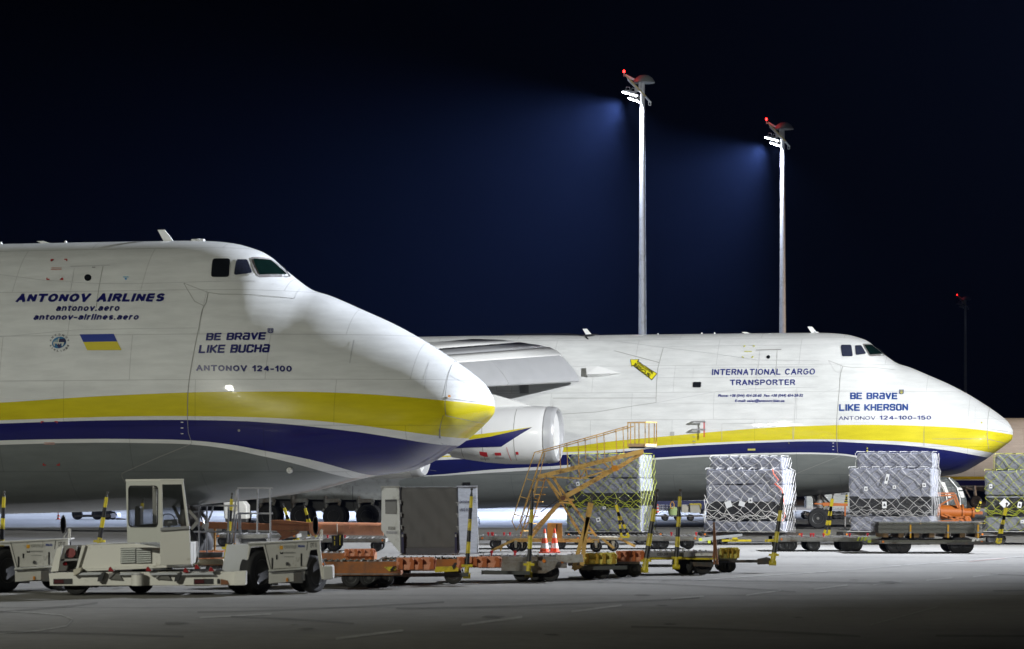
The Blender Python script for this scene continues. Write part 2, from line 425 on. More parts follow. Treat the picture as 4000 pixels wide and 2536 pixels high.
def band_mat(name, curves, yel, nav, gry, rough):
    m = bpy.data.materials.new(name); m.use_nodes = True
    n = m.node_tree; N = n.nodes; L = n.links; b = N['Principled BSDF']
    tc = N.new('ShaderNodeTexCoord'); sp = N.new('ShaderNodeSeparateXYZ'); L.new(tc.outputs['Object'], sp.inputs[0])
    dn = N.new('ShaderNodeMath'); dn.operation = 'MULTIPLY'; dn.inputs[1].default_value = -1/60; L.new(sp.outputs['X'], dn.inputs[0])
    def side(pts):
        fc = N.new('ShaderNodeFloatCurve'); c = fc.mapping.curves[0]
        ds = sorted(pts)
        xs = [(p[0]/60, p[1]/12) for p in ds]
        while len(c.points) > 2: c.points.remove(c.points[1])
        c.points[0].location = xs[0]; c.points[1].location = xs[-1]
        for p in xs[1:-1]: c.points.new(*p)
        fc.mapping.use_clip = False
        fc.mapping.update()
        L.new(dn.outputs[0], fc.inputs['Value'])
        sc_ = N.new('ShaderNodeMath'); sc_.operation = 'MULTIPLY'; sc_.inputs[1].default_value = 12; L.new(fc.outputs[0], sc_.inputs[0])
        lt = N.new('ShaderNodeMath'); lt.operation = 'LESS_THAN'; L.new(sp.outputs['Z'], lt.inputs[0]); L.new(sc_.outputs[0], lt.inputs[1])
        return lt.outputs[0]
    no = N.new('ShaderNodeTexNoise'); no.inputs['Scale'].default_value = .9; no.inputs['Detail'].default_value = 8; L.new(tc.outputs['Object'], no.inputs['Vector'])
    wc = N.new('ShaderNodeMix'); wc.data_type = 'RGBA'; wc.inputs['A'].default_value = (.70,.72,.72,1); wc.inputs['B'].default_value = (.80,.81,.81,1)
    L.new(no.outputs['Fac'], wc.inputs['Factor'])
    out = wc.outputs['Result']
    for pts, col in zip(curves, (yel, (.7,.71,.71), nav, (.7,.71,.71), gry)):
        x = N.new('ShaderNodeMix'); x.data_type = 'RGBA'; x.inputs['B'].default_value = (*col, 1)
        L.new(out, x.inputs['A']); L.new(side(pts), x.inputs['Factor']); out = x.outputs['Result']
    # streaky grime along the skin
    mp = N.new('ShaderNodeMapping'); mp.inputs['Scale'].default_value = (.5, .5, 3); L.new(tc.outputs['Object'], mp.inputs[0])
    n2 = N.new('ShaderNodeTexNoise'); n2.inputs['Scale'].default_value = 1.3; n2.inputs['Detail'].default_value = 9; n2.inputs['Roughness'].default_value = .65
    L.new(mp.outputs[0], n2.inputs['Vector'])
    r = N.new('ShaderNodeMapRange'); r.inputs['From Min'].default_value = .35; r.inputs['From Max'].default_value = .75
    r.inputs['To Min'].default_value = 1.0; r.inputs['To Max'].default_value = .80; L.new(n2.outputs['Fac'], r.inputs[0])
    x = N.new('ShaderNodeMix'); x.data_type = 'RGBA'; x.blend_type = 'MULTIPLY'; x.inputs['Factor'].default_value = 1
    L.new(out, x.inputs['A']); L.new(r.outputs[0], x.inputs['B'])
    br = N.new('ShaderNodeTexBrick'); br.inputs['Scale'].default_value = 1; br.inputs['Mortar Size'].default_value = .016; br.inputs['Mortar Smooth'].default_value = .4
    br.inputs['Brick Width'].default_value = 4.4; br.inputs['Row Height'].default_value = 1.45
    br.inputs['Color1'].default_value = (1,1,1,1); br.inputs['Color2'].default_value = (.965,.97,.965,1); br.inputs['Mortar'].default_value = (.70,.70,.70,1)
    cb = N.new('ShaderNodeCombineXYZ'); L.new(sp.outputs['X'], cb.inputs['X']); L.new(sp.outputs['Z'], cb.inputs['Y']); L.new(cb.outputs[0], br.inputs['Vector'])
    xb = N.new('ShaderNodeMix'); xb.data_type = 'RGBA'; xb.blend_type = 'MULTIPLY'; xb.inputs['Factor'].default_value = .8
    L.new(x.outputs['Result'], xb.inputs['A']); L.new(br.outputs['Color'], xb.inputs['B'])
    L.new(xb.outputs['Result'], b.inputs['Base Color'])
    b.inputs['Roughness'].default_value = rough; b.inputs['Specular IOR Level'].default_value = .15; b.inputs['Coat Weight'].default_value = .38; b.inputs['Coat Roughness'].default_value = .035
    # skin panels: slight waviness, lap joints every frame bay
    n3 = N.new('ShaderNodeTexNoise'); n3.inputs['Scale'].default_value = 1.1; n3.inputs['Detail'].default_value = 3; 
    mp3 = N.new('ShaderNodeMapping'); mp3.inputs['Scale'].default_value = (.6, .6, 2.2); L.new(tc.outputs['Object'], mp3.inputs[0]); L.new(mp3.outputs[0], n3.inputs['Vector'])
    bp = N.new('ShaderNodeBump'); bp.inputs['Strength'].default_value = .30; bp.inputs['Distance'].default_value = .03
    L.new(n3.outputs['Fac'], bp.inputs['Height'])
    L.new(bp.outputs[0], b.inputs['Normal']); L.new(bp.outputs[0], b.inputs['Coat Normal'])
    return m

def band_curve(P, pts, pre=(), post=()):
    return list(pre)+[P.sol(*p) for p in pts]+list(post)
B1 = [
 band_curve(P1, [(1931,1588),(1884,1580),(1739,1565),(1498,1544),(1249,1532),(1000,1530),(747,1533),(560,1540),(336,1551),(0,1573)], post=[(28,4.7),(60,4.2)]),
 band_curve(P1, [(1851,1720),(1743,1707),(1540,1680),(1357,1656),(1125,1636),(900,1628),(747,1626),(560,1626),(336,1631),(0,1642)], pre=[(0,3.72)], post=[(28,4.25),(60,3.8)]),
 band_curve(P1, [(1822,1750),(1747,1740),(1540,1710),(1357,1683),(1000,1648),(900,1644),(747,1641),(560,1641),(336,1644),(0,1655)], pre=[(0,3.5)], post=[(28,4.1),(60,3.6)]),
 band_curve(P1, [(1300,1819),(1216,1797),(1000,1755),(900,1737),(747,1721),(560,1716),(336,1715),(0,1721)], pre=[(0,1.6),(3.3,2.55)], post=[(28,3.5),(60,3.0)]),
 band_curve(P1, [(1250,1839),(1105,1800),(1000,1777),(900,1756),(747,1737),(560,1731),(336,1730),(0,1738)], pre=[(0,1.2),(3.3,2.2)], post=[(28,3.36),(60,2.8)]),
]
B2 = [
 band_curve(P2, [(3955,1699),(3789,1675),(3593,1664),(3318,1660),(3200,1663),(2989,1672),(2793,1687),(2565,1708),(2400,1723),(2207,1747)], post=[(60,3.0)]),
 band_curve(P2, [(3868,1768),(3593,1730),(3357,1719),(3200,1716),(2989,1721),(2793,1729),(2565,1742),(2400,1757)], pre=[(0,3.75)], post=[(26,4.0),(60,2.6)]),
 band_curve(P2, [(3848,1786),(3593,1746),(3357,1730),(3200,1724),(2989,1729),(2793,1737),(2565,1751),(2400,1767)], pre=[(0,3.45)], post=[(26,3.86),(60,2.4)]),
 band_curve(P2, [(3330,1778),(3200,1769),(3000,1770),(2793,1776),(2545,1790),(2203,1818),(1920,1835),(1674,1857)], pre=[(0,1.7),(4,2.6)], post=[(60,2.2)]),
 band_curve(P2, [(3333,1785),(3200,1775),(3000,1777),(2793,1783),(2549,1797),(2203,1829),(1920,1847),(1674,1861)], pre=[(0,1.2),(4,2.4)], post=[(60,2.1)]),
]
YEL = (.62,.53,.012); NAV = (.009,.009,.115)
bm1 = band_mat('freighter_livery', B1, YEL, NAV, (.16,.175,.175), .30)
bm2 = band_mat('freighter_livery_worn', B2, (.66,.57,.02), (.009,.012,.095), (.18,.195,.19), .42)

def fuselage_mb():
    ds = [0,.01,.03,.06,.1,.16,.24,.34,.46,.6,.8,1.0]+[1+.25*i for i in range(1, 48)]+[13+.75*i for i in range(1, 70)]
    ds = [d for d in ds if d <= 66]; n = 40
    us = [(1-math.cos(math.pi*i/n))/2 for i in range(n+1)]
    m = MB(); rings = []
    vs = [(0, 0, 5.1)]; fs = []
    for d in ds[1:]:
        zt = ZT(d); zb = ZB(d); o = len(vs)
        ring = []
        for i, u in enumerate(us):
            z = zb+(zt-zb)*u; h = hw(d, z); vs.append((-d, -h, z)); ring.append(len(vs)-1)
        for i in range(n-1, 0, -1):
            u = us[i]; z = zb+(zt-zb)*u; h = hw(d, z); vs.append((-d, h, z)); ring.append(len(vs)-1)
        rings.append(ring)
    k = len(rings[0])
    for i in range(k): fs.append((0, rings[0][i], rings[0][(i+1) % k]))
    for a, b in zip(rings[:-1], rings[1:]):
        for i in range(k): fs.append((a[i], b[i], b[(i+1) % k], a[(i+1) % k]))
    fs.append(tuple(rings[-1]))
    m.add(vs, fs); return m

def onsurf(d, z, off):
    e = .03
    h = hw(d, z); hz = (hw(d, z+e)-hw(d, z-e))/(2*e); hd = (hw(d+e, z)-hw(d-e, z))/(2*e)
    n = Vector((hd, -1, -hz)); n.normalize()      # outward on the starboard side; x = -d
    return Vector((-d, -h, z))+n*off
def surf_mesh(name, P, vs2, fs, m, parent, off=.02, maxe=.22, label=None):
    """vs2: photo pixels -> (d,z) -> laid onto the skin"""
    bm = bmesh.new()
    dz = [P.sol(*v) if P else v for v in vs2]
    bv = [bm.verts.new((a, b, 0)) for a, b in dz]
    for f in fs:
        try: bm.faces.new([bv[i] for i in f])
        except ValueError: pass
    bmesh.ops.triangulate(bm, faces=bm.faces)
    for it in range(7):
        le = [e for e in bm.edges if e.calc_length() > maxe]
        if not le: break
        bmesh.ops.subdivide_edges(bm, edges=le, cuts=1); bmesh.ops.triangulate(bm, faces=bm.faces)
    for v in bm.verts:
        v.co = onsurf(v.co.x, v.co.y, off)
    me = bpy.data.meshes.new(name); bm.to_mesh(me); bm.free()
    me.materials.append(m)
    me.polygons.foreach_set('use_smooth', [True]*len(me.polygons))
    o = bpy.data.objects.new(name, me); COL.objects.link(o); o.parent = parent
    if label: o['label'] = label
    return o
def surf_text(name, P, tm, x0, x1, ytop, ybot, m, parent, slope=0, shear=0, **k):
    vs, fs = tm
    q = [(x0+(x1-x0)*v[0]+shear*(v[1]-.5), ybot-(ybot-ytop)*v[1]+slope*(v[0]-.5)) for v in vs]
    fx = sorted(range(len(fs)), key=lambda i: min(q[j][0] for j in fs[i])); groups = [[]]; mx = None; gap = .33*(ybot-ytop)
    for i in fx:
        a = min(q[j][0] for j in fs[i]); b_ = max(q[j][0] for j in fs[i])
        if mx is not None and a-mx > gap: groups.append([]); mx = b_
        groups[-1].append(i); mx = b_ if mx is None else max(mx, b_)
    for gr in groups:
        ids = sorted({j for i in gr for j in fs[i]}); mp_ = {j: n_ for n_, j in enumerate(ids)}
        surf_mesh(name, P, [q[j] for j in ids], [tuple(mp_[j] for j in fs[i]) for i in gr], m, parent, **k)
def surf_line(name, P, pts, wpx, m, parent, off=.012):
    vs = []; fs = []
    pts = [np.array(p, float) for p in pts]
    for i, p in enumerate(pts):
        d = pts[min(i+1, len(pts)-1)]-pts[max(i-1, 0)]; d /= np.linalg.norm(d); nn = np.array((-d[1], d[0]))*wpx/2
        vs += [tuple(p-nn), tuple(p+nn)]
    for i in range(len(pts)-1): fs.append((2*i, 2*i+2, 2*i+3, 2*i+1))
    return surf_mesh(name, P, vs, fs, m, parent, off=off, maxe=.3)
def rrect(pts, r=.18, n=4):
    out = []; k = len(pts)
    for i in range(k):
        p = Vector(pts[i]); a = Vector(pts[i-1]); b = Vector(pts[(i+1) % k])
        da = (a-p)*r; db = (b-p)*r
        for j in range(n+1):
            t = j/n; out.append(tuple((p+da)*(1-t)**2+p*2*t*(1-t)+(p+db)*t**2))
    return out
def grow(pts, k):
    c = np.mean(pts, axis=0); return [tuple(c+(np.array(p)-c)*k) for p in pts]

def wheel(name, c, r, wd, parent, axis='y', rimfrac=.52, n=28, tyre=black, hubm=hub_m, flip=-1):
    h = wd/2
    t = MB(); pr = [(rimfrac*r, -h*.8),(.72*r, -h),(.9*r, -h*.92),(.975*r, -h*.7),(r, -h*.35),(r, h*.35),(.975*r, h*.7),(.9*r, h*.92),(.72*r, h),(rimfrac*r, h*.8)]
    t.lathe(pr, c, axis, n)
    o = t.build(name, tyre, parent, True, local=True)
    q = MB(); q.lathe([(0, flip*h*.62),(.16*r, flip*h*.62),(.18*r, flip*h*.42),(.36*r, flip*h*.40),(.42*r, flip*h*.62),(rimfrac*r*1.02, flip*h*.84),(rimfrac*r*1.02, flip*h*.2)], c, axis, n)
    q.build('rim', hubm, o, True, local=True)
    return o

def nose_gear(root, d, z0):
    for y in (-.95, -.33, .33, .95) if False else (-.72, -.22, .22, .72):
        wheel('wheel', (-d, y, .56), .56, .42, root, n=32)
    s = MB()
    for y in (-.47, .47):
        s.cyl((-d, y, .56), (-d+.05, y, 2.2), .13, .16, 14); s.cyl((-d, y, 1.2), (-d+.02, y, 1.5), .2, n=14)
        s.bar((-d, y, .75), (-d+.5, y, 1.3), .08, .1); s.bar((-d+.5, y, 1.3), (-d+.1, y, 1.75), .08, .1)
        s.cyl((-d-.6, y, 2.2), (-d-.1, y, 1.3), .06)
    s.cyl((-d, -.95, .56), (-d, .95, .56), .07); s.bar((-d, -.47, 1.45), (-d, .47, 1.45), .22, .2)
    s.build('landing_gear_strut', grey, root, True, local=True)
def main_gear(root, dl):
    for d in dl:
        for y in (-3.35, -2.72):
            wheel('wheel', (-d, y, .635), .635, .5, root, n=34)
        s = MB()
        s.cyl((-d, -3.3, .635), (-d, -2.5, .635), .09)
        s.cyl((-d-.55, -3.05, .9), (-d-.55, -3.05, 1.75), .12, n=12); s.cyl((-d-.55, -3.05, 1.3), (-d-.55, -3.05, 1.75), .17, n=12)
        s.bar((-d-.5, -3.05, 1.45), (-d-1.0, -3.05, 1.9), .14, .12); s.bar((-d, -3.3, .7), (-d-.7, -3.3, .95), .12, .2)
        s.bar((-d+.32, -3.3, 1.5), (-d+.1, -3.3, .75), .1, .14); s.bar((-d-.55, -3.3, 1.45), (-d+.34, -3.3, 1.5), .1, .2)
        s.build('landing_gear_strut', grey, root, True, local=True)

slat_m = mat('bare_metal_slat', (.40,.41,.43), .32, 0, var=.14, vscale=1.2, coat=.2)
wing_w = mat('wing_white', (.78,.79,.79), .4, var=.05, vscale=.6)
lipm = mat('inlet_lip_metal', (.46,.47,.49), .3, .1, var=.1)
def wing(root, sgn=-1, engines=True):
    d0 = 22.5; L0 = 3.35
    # section: (back, z) walked along the skin from trailing edge over the top to the slat nose and back underneath
    def pts(L, lst): 
        k = 1-(L-L0)/46.0; dd = d0+.70*(L-L0); zz = -.077*(L-L0)
        return [(-(dd+b*k), sgn*L, 7.9+zz+(z-7.9)*(.35+.65*k)) for b, z in lst]
    strips = [
     ('wing_skin', wing_w, [(13.5,9.0),(9.0,9.95),(6.0,10.18),(4.4,10.12),(3.4,9.98)]),
     ('slat_upper', slat_m, [(3.40,9.98),(2.95,9.90),(2.45,9.83),(1.80,9.68)]),
     ('wing_leading_edge', wing_w, [(1.80,9.70),(1.45,9.53),(1.20,9.36),(1.08,9.24)]),
    ]
    Ls = [L0+i*(36.6-L0)/12 for i in range(13)]
    for nm, m_, sec in strips:
        b = MB(); vs = []
        for L in Ls: vs += pts(L, sec)
        k = len(sec); fs = []
        for i in range(len(Ls)-1):
            for j in range(k-1): fs.append((i*k+j, (i+1)*k+j, (i+1)*k+j+1, i*k+j+1))
        b.add(vs, fs)
        o = b.build(nm, m_, root, True, local=True)
        so = o.modifiers.new('s', 'SOLIDIFY'); so.thickness = .04; so.offset = 0
    # slats in spanwise panels, each a closed body with its own end ribs
    sec = [(1.12,9.30),(.85,9.12),(.55,8.80),(.25,8.42),(.06,8.15),(0,8.0),(.03,7.90),(.14,7.84),(.32,7.86),(.6,8.15),(.9,8.62),(1.15,9.0)]
    edges = [L0+.15, L0+4.35, L0+9.0, L0+16, L0+24, 35.5]
    for a, c in zip(edges[:-1], edges[1:]):
        b = MB(); vs = pts(a+.015, sec)+pts((a+c)/2, sec)+pts(c-.015, sec); k = len(sec)
        fs = [tuple(range(k)), tuple(range(2*k, 3*k))]
        for i in range(2):
            for j in range(k): fs.append((i*k+j, (i+1)*k+j, (i+1)*k+(j+1) % k, i*k+(j+1) % k))
        b.add(vs, fs); b.build('slat', slat_m, root, True, local=True)
    # lower skin
    b = MB(); sec = [(1.2,9.2),(1.6,8.75),(3,8.5),(7,8.4),(11,8.7),(13.5,8.95)]; vs = []; k = len(sec); fs = []
    for L in Ls: vs += pts(L, sec)
    for i in range(len(Ls)-1):
        for j in range(k-1): fs.append((i*k+j, (i+1)*k+j, (i+1)*k+j+1, i*k+j+1))
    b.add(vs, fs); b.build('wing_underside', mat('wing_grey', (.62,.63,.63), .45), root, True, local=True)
def engine(root, d, L, zc, sgn=-1, marks=True):
    y = sgn*L
    n = MB(); prof = [(1.30,-.12),(1.40,-.35),(1.44,-.8),(1.47,-1.6),(1.46,-2.6),(1.38,-3.6),(1.24,-4.6),(1.12,-5.4)]
    n.lathe([(r, -d+x) for r, x in prof], (0, y, zc), 'x', 44)
    o = n.build('engine_nacelle', mat('nacelle_white', (.80,.81,.82), .32, var=.05, coat=.3), root, True, local=True)
    q = MB(); q.lathe([(1.44,-d-.42),(1.405,-d-.12),(1.37,-d+.02),(1.30,-d+.09),(1.23,-d+.05),(1.17,-d-.08),(1.13,-d-.35)], (0, y, zc), 'x', 44); q.v = [v for v in q.v]
    q.build('inlet_lip', lipm, o, True, local=True)
    q = MB(); q.lathe([(1.13,-d-.35),(1.12,-d-.9),(1.16,-d-1.5)], (0, y, zc), 'x', 44)
    q.f = q.f[:-2]; q.m = q.m[:-2]
    q.build('inlet_duct', mat('duct_grey', (.36,.37,.39), .4), o, True, local=True)
    q = MB(); q.lathe([(1.14,-d-1.45),(.3,-d-1.45),(.26,-d-1.2),(.12,-d-1.0),(0,-d-.9)], (0, y, zc), 'x', 30); q.build('fan_disc', dkgrey, o, True, local=True)
    for i in range(24):
        t = 2*math.pi*i/24; c, s_ = math.cos(t), math.sin(t); c2, s2 = math.cos(t+.2), math.sin(t+.2)
        q = MB(); q.add([(-d-1.25,y+.28*c,zc+.28*s_),(-d-1.15,y+1.1*c,zc+1.1*s_),(-d-1.4,y+1.1*c2,zc+1.1*s2),(-d-1.4,y+.28*c2,zc+.28*s2)], [(0,1,2,3)])
        q.build('fan_blade', grey, o, local=True)
    q = MB(); q.lathe([(1.0,-d-5.2),(.8,-d-6.6),(.55,-d-7.4),(.2,-d-8.2)], (0, y, zc), 'x', 24); q.build('exhaust_core', grey, o, True, local=True)
    # pylon
    q = MB(); zt = 8.5-.077*(L-3.35)
    top = [(-d-1.0,zc+1.38),(-d-2.2,zc+1.75),(-d-3.6,zc+2.15),(-d-6.0,zt+.5),(-d-9.5,zt+.4),(-d-9.0,zc+1.0),(-d-5.0,zc+1.0),(-d-2,zc+1.3)]
    q.prism([(x, y-.24, z) for x, z in top], (0, .48, 0)); q.build('pylon', wing_w, root, local=True, bevel=.08)
    if marks:
        def cyl_poly(name, pts, m_, off=.012, mx=.2):
            # pts given as (back, z offset) on the outer (camera-side) flank, bent round the nacelle
            PR = pchip([-p[1] for p in prof], [p[0] for p in prof])
            bm = bmesh.new(); bv = [bm.verts.new((a, b_, 0)) for a, b_ in pts]; bm.faces.new(bv)
            bmesh.ops.triangulate(bm, faces=bm.faces)
            for it in range(6):
                le = [e for e in bm.edges if e.calc_length() > mx]
                if not le: break
                bmesh.ops.subdivide_edges(bm, edges=le, cuts=1); bmesh.ops.triangulate(bm, faces=bm.faces)
            for v in bm.verts:
                r = PR(v.co.x)+off; zz = max(-r*.999, min(r*.999, v.co.y)); v.co = Vector((-d-v.co.x, y-math.sqrt(r*r-zz*zz), zc+zz))
            me = bpy.data.meshes.new(name); bm.to_mesh(me); bm.free(); me.materials.append(m_)
            ob = bpy.data.objects.new(name, me); COL.objects.link(ob); ob.parent = o
        cyl_poly('yellow_flash', [(.95,.38),(2.6,.15),(4.2,-.03),(5.2,-.12),(5.2,-.32),(4.1,-.22),(3.1,-.1)], mat('flash_yellow', YEL, .4))
        cyl_poly('navy_flash', [(.95,.37),(3.1,-.1),(4.1,-.24),(5.2,-.42),(5.2,-.68),(4.2,-.64),(2.55,-.6)], mat('flash_navy', NAV, .4))
        for bx in (1.9, 3.55, 4.7):
            for seg in range(6):
                z0 = -1.3+seg*.43; cyl_poly('cowl_seam', [(bx-.012,z0),(bx+.012,z0),(bx+.012,z0+.43),(bx-.012,z0+.43)], seam_m, .006)
        cyl_poly('warning_stripe', [(2.28,-.62),(2.3,-.62),(2.2,-1.3),(2.17,-1.3)], red)
        cyl_poly('warning_placard', [(3.35,-.88),(3.75,-.84),(3.75,-1.02),(3.5,-1.1),(3.35,-1.1)], red)
        cyl_poly('warning_placard', [(2.62,-.9),(2.95,-.9),(2.95,-1.04),(2.62,-1.04)], red)
        cyl_poly('warning_placard', [(1.72,-.86),(1.86,-.86),(1.86,-1.0),(1.72,-1.0)], red)
        txg = mat('placard_text', (.3,.3,.3), .6)
        for k_ in range(4):
            cyl_poly('placard_text', [(3.3,-1.16-.025*k_),(3.8,-1.16-.025*k_),(3.8,-1.17-.025*k_),(3.3,-1.17-.025*k_)], txg)
            cyl_poly('placard_text', [(2.5,-1.12-.025*k_),(3.0,-1.12-.025*k_),(3.0,-1.13-.025*k_),(2.5,-1.13-.025*k_)], txg)
    return o
def blade(root, d, h, m_=wing_w):
    b = MB(); z = ZT(d)-.03
    b.prism([(-d,-.03,z),(-d+.34,-.03,z),(-d+.02,-.03,z+h),(-d-.22,-.03,z+h)], (0, .06, 0)); b.build('blade_antenna', m_, root, local=True)

FUSE = fuselage_mb()
def airframe(name, label, P, bm_):
    root = thing(name, label, 'cargo plane', (P.x, P.y, 0), -psi, 'Antonov freighters nose to nose' if False else 'four-engined freighters parked side by side')
    FUSE.build('fuselage', bm_, root, True, local=True)
    return root
def windows(root, P=P1):
    k = 4.816
    def c(pts): return [(780+x/k, 880+y/k) for x, y in pts]
    w1 = c([(245,638),(572,638),(548,985),(212,985)])
    w2 = c([(690,655),(892,655),(990,908),(640,950)])
    w3f = c([(942,603),(1325,622),(1745,978),(1085,983)])
    w3 = c([(1003,645),(1325,660),(1640,932),(1118,932)])
    frame_m = mat('window_frame', (.30,.28,.27), .45, .5, dirt=(.5,.5,.5), damt=.2, dscale=6)
    fw = mat('window_surround', (.66,.67,.66), .35)
    curt = mat('curtain_glass', (.03,.035,.06), .12, 0, var=.9, vscale=9, stretch=(3,3,.15), coat=.5)
    for nm, fr, gl, gm, fm in (('cabin_window', grow(w1, 1.12), w1, glassd if P is P1 else curt, fw), ('cabin_window', grow(w2, 1.14), w2, curt, fw), ('windshield', w3f, w3, glass_g, frame_m)):
        f = rrect(fr, .14); o = surf_mesh('window_frame', P1, f, [tuple(range(len(f)))], fm, root, off=.012, maxe=.15)
        g_ = rrect(gl, .16 if nm != 'windshield' else .07); q = surf_mesh(nm, P1, g_, [tuple(range(len(g_)))], gm, root, off=.03, maxe=.15)
        for ob in (o,): ob.parent = root
    # wipers
    a = P1.sol(1118, 1083, .7); 
    b = MB(); 
    def s3(px, py, off=.05):
        d, z = P1.sol(px, py); return onsurf(d, z, off)
    b.tube([s3(1128,1088,.08), s3(1104,1056,.1), s3(1090,1040,.07)], .012); b.build('wiper', blackp, root, local=True)
def seams(root, P, lines):
    for pts, w_, m_ in lines: surf_line('panel_seam', P, pts, w_, m_, root)

# ---- near aircraft
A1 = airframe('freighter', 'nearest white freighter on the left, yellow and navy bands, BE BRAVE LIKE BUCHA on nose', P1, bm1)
windows(A1, P1)
seams(A1, P1, [
 ([(813,1143),(806,1182),(791,1209),(777,1282),(757,1380),(739,1484),(734,1540),(733,1640)], 2.6, seam_m),
 ([(733,1640),(736,1690),(750,1730)], 1.8, seam_m),
 ([(750,1733),(620,1786),(476,1849),(477,1862),(490,1886)], 2.2, seam_m),
 ([(718,1107),(760,1178),(799,1197)], 2, seam_m),
 ([(718,1107),(812,1143),(857,1150),(988,1152),(1150,1167)], 1.6, seam_m),
 ([(1150,1167),(1171,1129)], 1.6, seam_l),
 ([(291,1049),(268,1203)], 1.8, seam_l), ([(403,1041),(376,1203)], 1.8, seam_m), ([(274,1042),(430,1037)], 4, seam_l),
 ([(0,1074),(166,1095),(374,1109),(550,1109),(718,1104),(997,1099)], 2, seam_l),
 ([(0,1317),(290,1290),(500,1285),(772,1282)], 2, seam_l),
 ([(1777,1412),(1756,1449),(1741,1524),(1741,1624)], 2.2, seam_m), ([(1741,1624),(1820,1640),(1895,1656)], 1.8, seam_m),
 ([(1675,1416),(1657,1520)], 1.6, seam_l), ([(1731,1623),(1747,1738)], 1.6, seam_m),
 ([(1757,1467),(1850,1510),(1900,1540)], 1.2, seam_l), ([(1741,1557),(1880,1572)], 1.6, seam_m), ([(1382,1330),(1366,1420)], 4, seam_l),
])
# printed words
tb = mat('livery_letters', (.010,.012,.13), .35, var=.03)
surf_text('livery_letters', P1, stroke_mesh('ANTONOV AIRLINES', 2.15, .28), 60, 645, 1147, 1182, tb, A1, slope=-2)
surf_text('livery_letters', P1, stroke_mesh('antonov.aero', 1.65, .25), 219, 468, 1195, 1217, tb, A1, slope=-1)
surf_text('livery_letters', P1, stroke_mesh('antonov-airlines.aero', 1.65, .25), 131, 543, 1228, 1251, tb, A1, slope=-1)
surf_text('livery_letters', P1, stencil_mesh('BE BRaVE'), 806, 1037, 1300, 1330, tb, A1, slope=-3, shear=5)
surf_text('livery_letters', P1, stencil_mesh('LIKE BUCHa'), 778, 1054, 1346, 1380, tb, A1, slope=-3, shear=6)
surf_text('livery_letters', P1, stroke_mesh('ANTONOV 124-100', 1.7), 766, 1140, 1427, 1452, tb, A1, slope=4)
def shield(root, P, x0, y0, x1, y1, c1, c2):
    def q(pts): return [(x0+(x1-x0)*a, y0+(y1-y0)*b) for a, b in pts]
    p = q([(0,0),(1,0),(1,.8),(.5,1),(0,.8)]); o = surf_mesh('coat_of_arms', P, p, [tuple(range(5))], c1, root, off=.02)
    for pts in ([(.16,.15),(.27,.15),(.27,.62),(.4,.66),(.4,.78),(.16,.72)], [(.84,.15),(.73,.15),(.73,.62),(.6,.66),(.6,.78),(.84,.72)], [(.45,.12),(.55,.12),(.58,.9),(.42,.9)]):
        pp = q(pts); surf_mesh('coat_of_arms', P, pp, [tuple(range(len(pp)))], c2, root, off=.035)
shield(A1, P1, 1045, 1284, 1067, 1304, tb, mat('emblem_grey', (.4,.41,.45), .4))
k = 2.408
def c0(pts): return [(x/k, 850+y/k) for x, y in pts]
surf_mesh('flag', P1, c0([(750,1101),(1072,1096),(1104,1167),(785,1173)]), [(0,1,2,3)], mat('flag_blue', (.008,.03,.26), .4, var=.03), A1, label='blue upper half of the flag')
surf_mesh('flag', P1, c0([(785,1173),(1104,1167),(1145,1248),(822,1250)]), [(0,1,2,3)], mat('flag_yellow', (.60,.50,.01), .4, var=.03), A1, label='yellow lower half of the flag')
# round airline emblem
def ell(cx, cy, rx, ry, n=26, tilt=-.35):
    return [(cx+rx*math.cos(t)*math.cos(tilt)-ry*math.sin(t)*math.sin(tilt), cy+rx*math.cos(t)*math.sin(tilt)+ry*math.sin(t)*math.cos(tilt)) for t in [2*math.pi*i/n for i in range(n)]]
def le(pts): return [(160+x/12.73, 1280+y/12.73) for x, y in pts]
p = ell(231.5, 1339, 28.5, 22); surf_mesh('round_emblem', P1, p, [tuple(range(len(p)))], mat('emblem_blue', (.01,.13,.30), .4, var=.8, vscale=4), A1)
for pts, c_ in (([(940,570),(1180,560),(1255,640),(1240,760),(900,740)], (.006,.008,.06)), ([(780,820),(1010,820),(1010,1000),(880,1010)], (.01,.01,.08)),
               ([(640,700),(880,560),(840,740),(640,745)], (.25,.36,.4))):
    p = le(pts); surf_mesh('round_emblem', P1, p, [tuple(range(len(p)))], mat('emblem_%d' % int(c_[0]*1e4), c_, .4), A1, off=.03)
for pts in ([(640,750),(1175,745),(1165,810),(640,815)], [(905,520),(940,530),(905,745),(860,745)], [(640,815),(690,815),(720,880),(700,930),(670,950)], [(1060,815),(1165,810),(1100,930),(1060,950)],
            [(840,815),(870,815),(860,870),(830,870)], [(930,815),(965,815),(955,870),(925,870)]):
    p = le(pts); surf_mesh('round_emblem', P1, p, [tuple(range(len(p)))], mat('emblem_pale', (.55,.56,.5), .4), A1, off=.045)
eg = mat('emblem_letters', (.05,.05,.06), .5)
for word, a0, a1 in (('ANTONOV', 197, 343), ('AIRLINES', 160, 20)):
    for i, ch in enumerate(word):
        a = R(a0+(a1-a0)*i/(len(word)-1)); cx = 233+36*math.cos(a); cy_ = 1340+32*math.sin(a)
        vs, fs = text_mesh(ch, .03); rot = a+math.pi/2 if a0 > 180 else a-math.pi/2
        q = []
        for v in vs:
            x = (v[0]-.5)*(7.5 if ch != 'I' else 2); y = -(v[1]-.5)*7.5
            q.append((cx+x*math.cos(rot)-y*math.sin(rot), cy_+x*math.sin(rot)+y*math.cos(rot)))
        surf_mesh('emblem_letter', P1, q, fs, eg, A1)
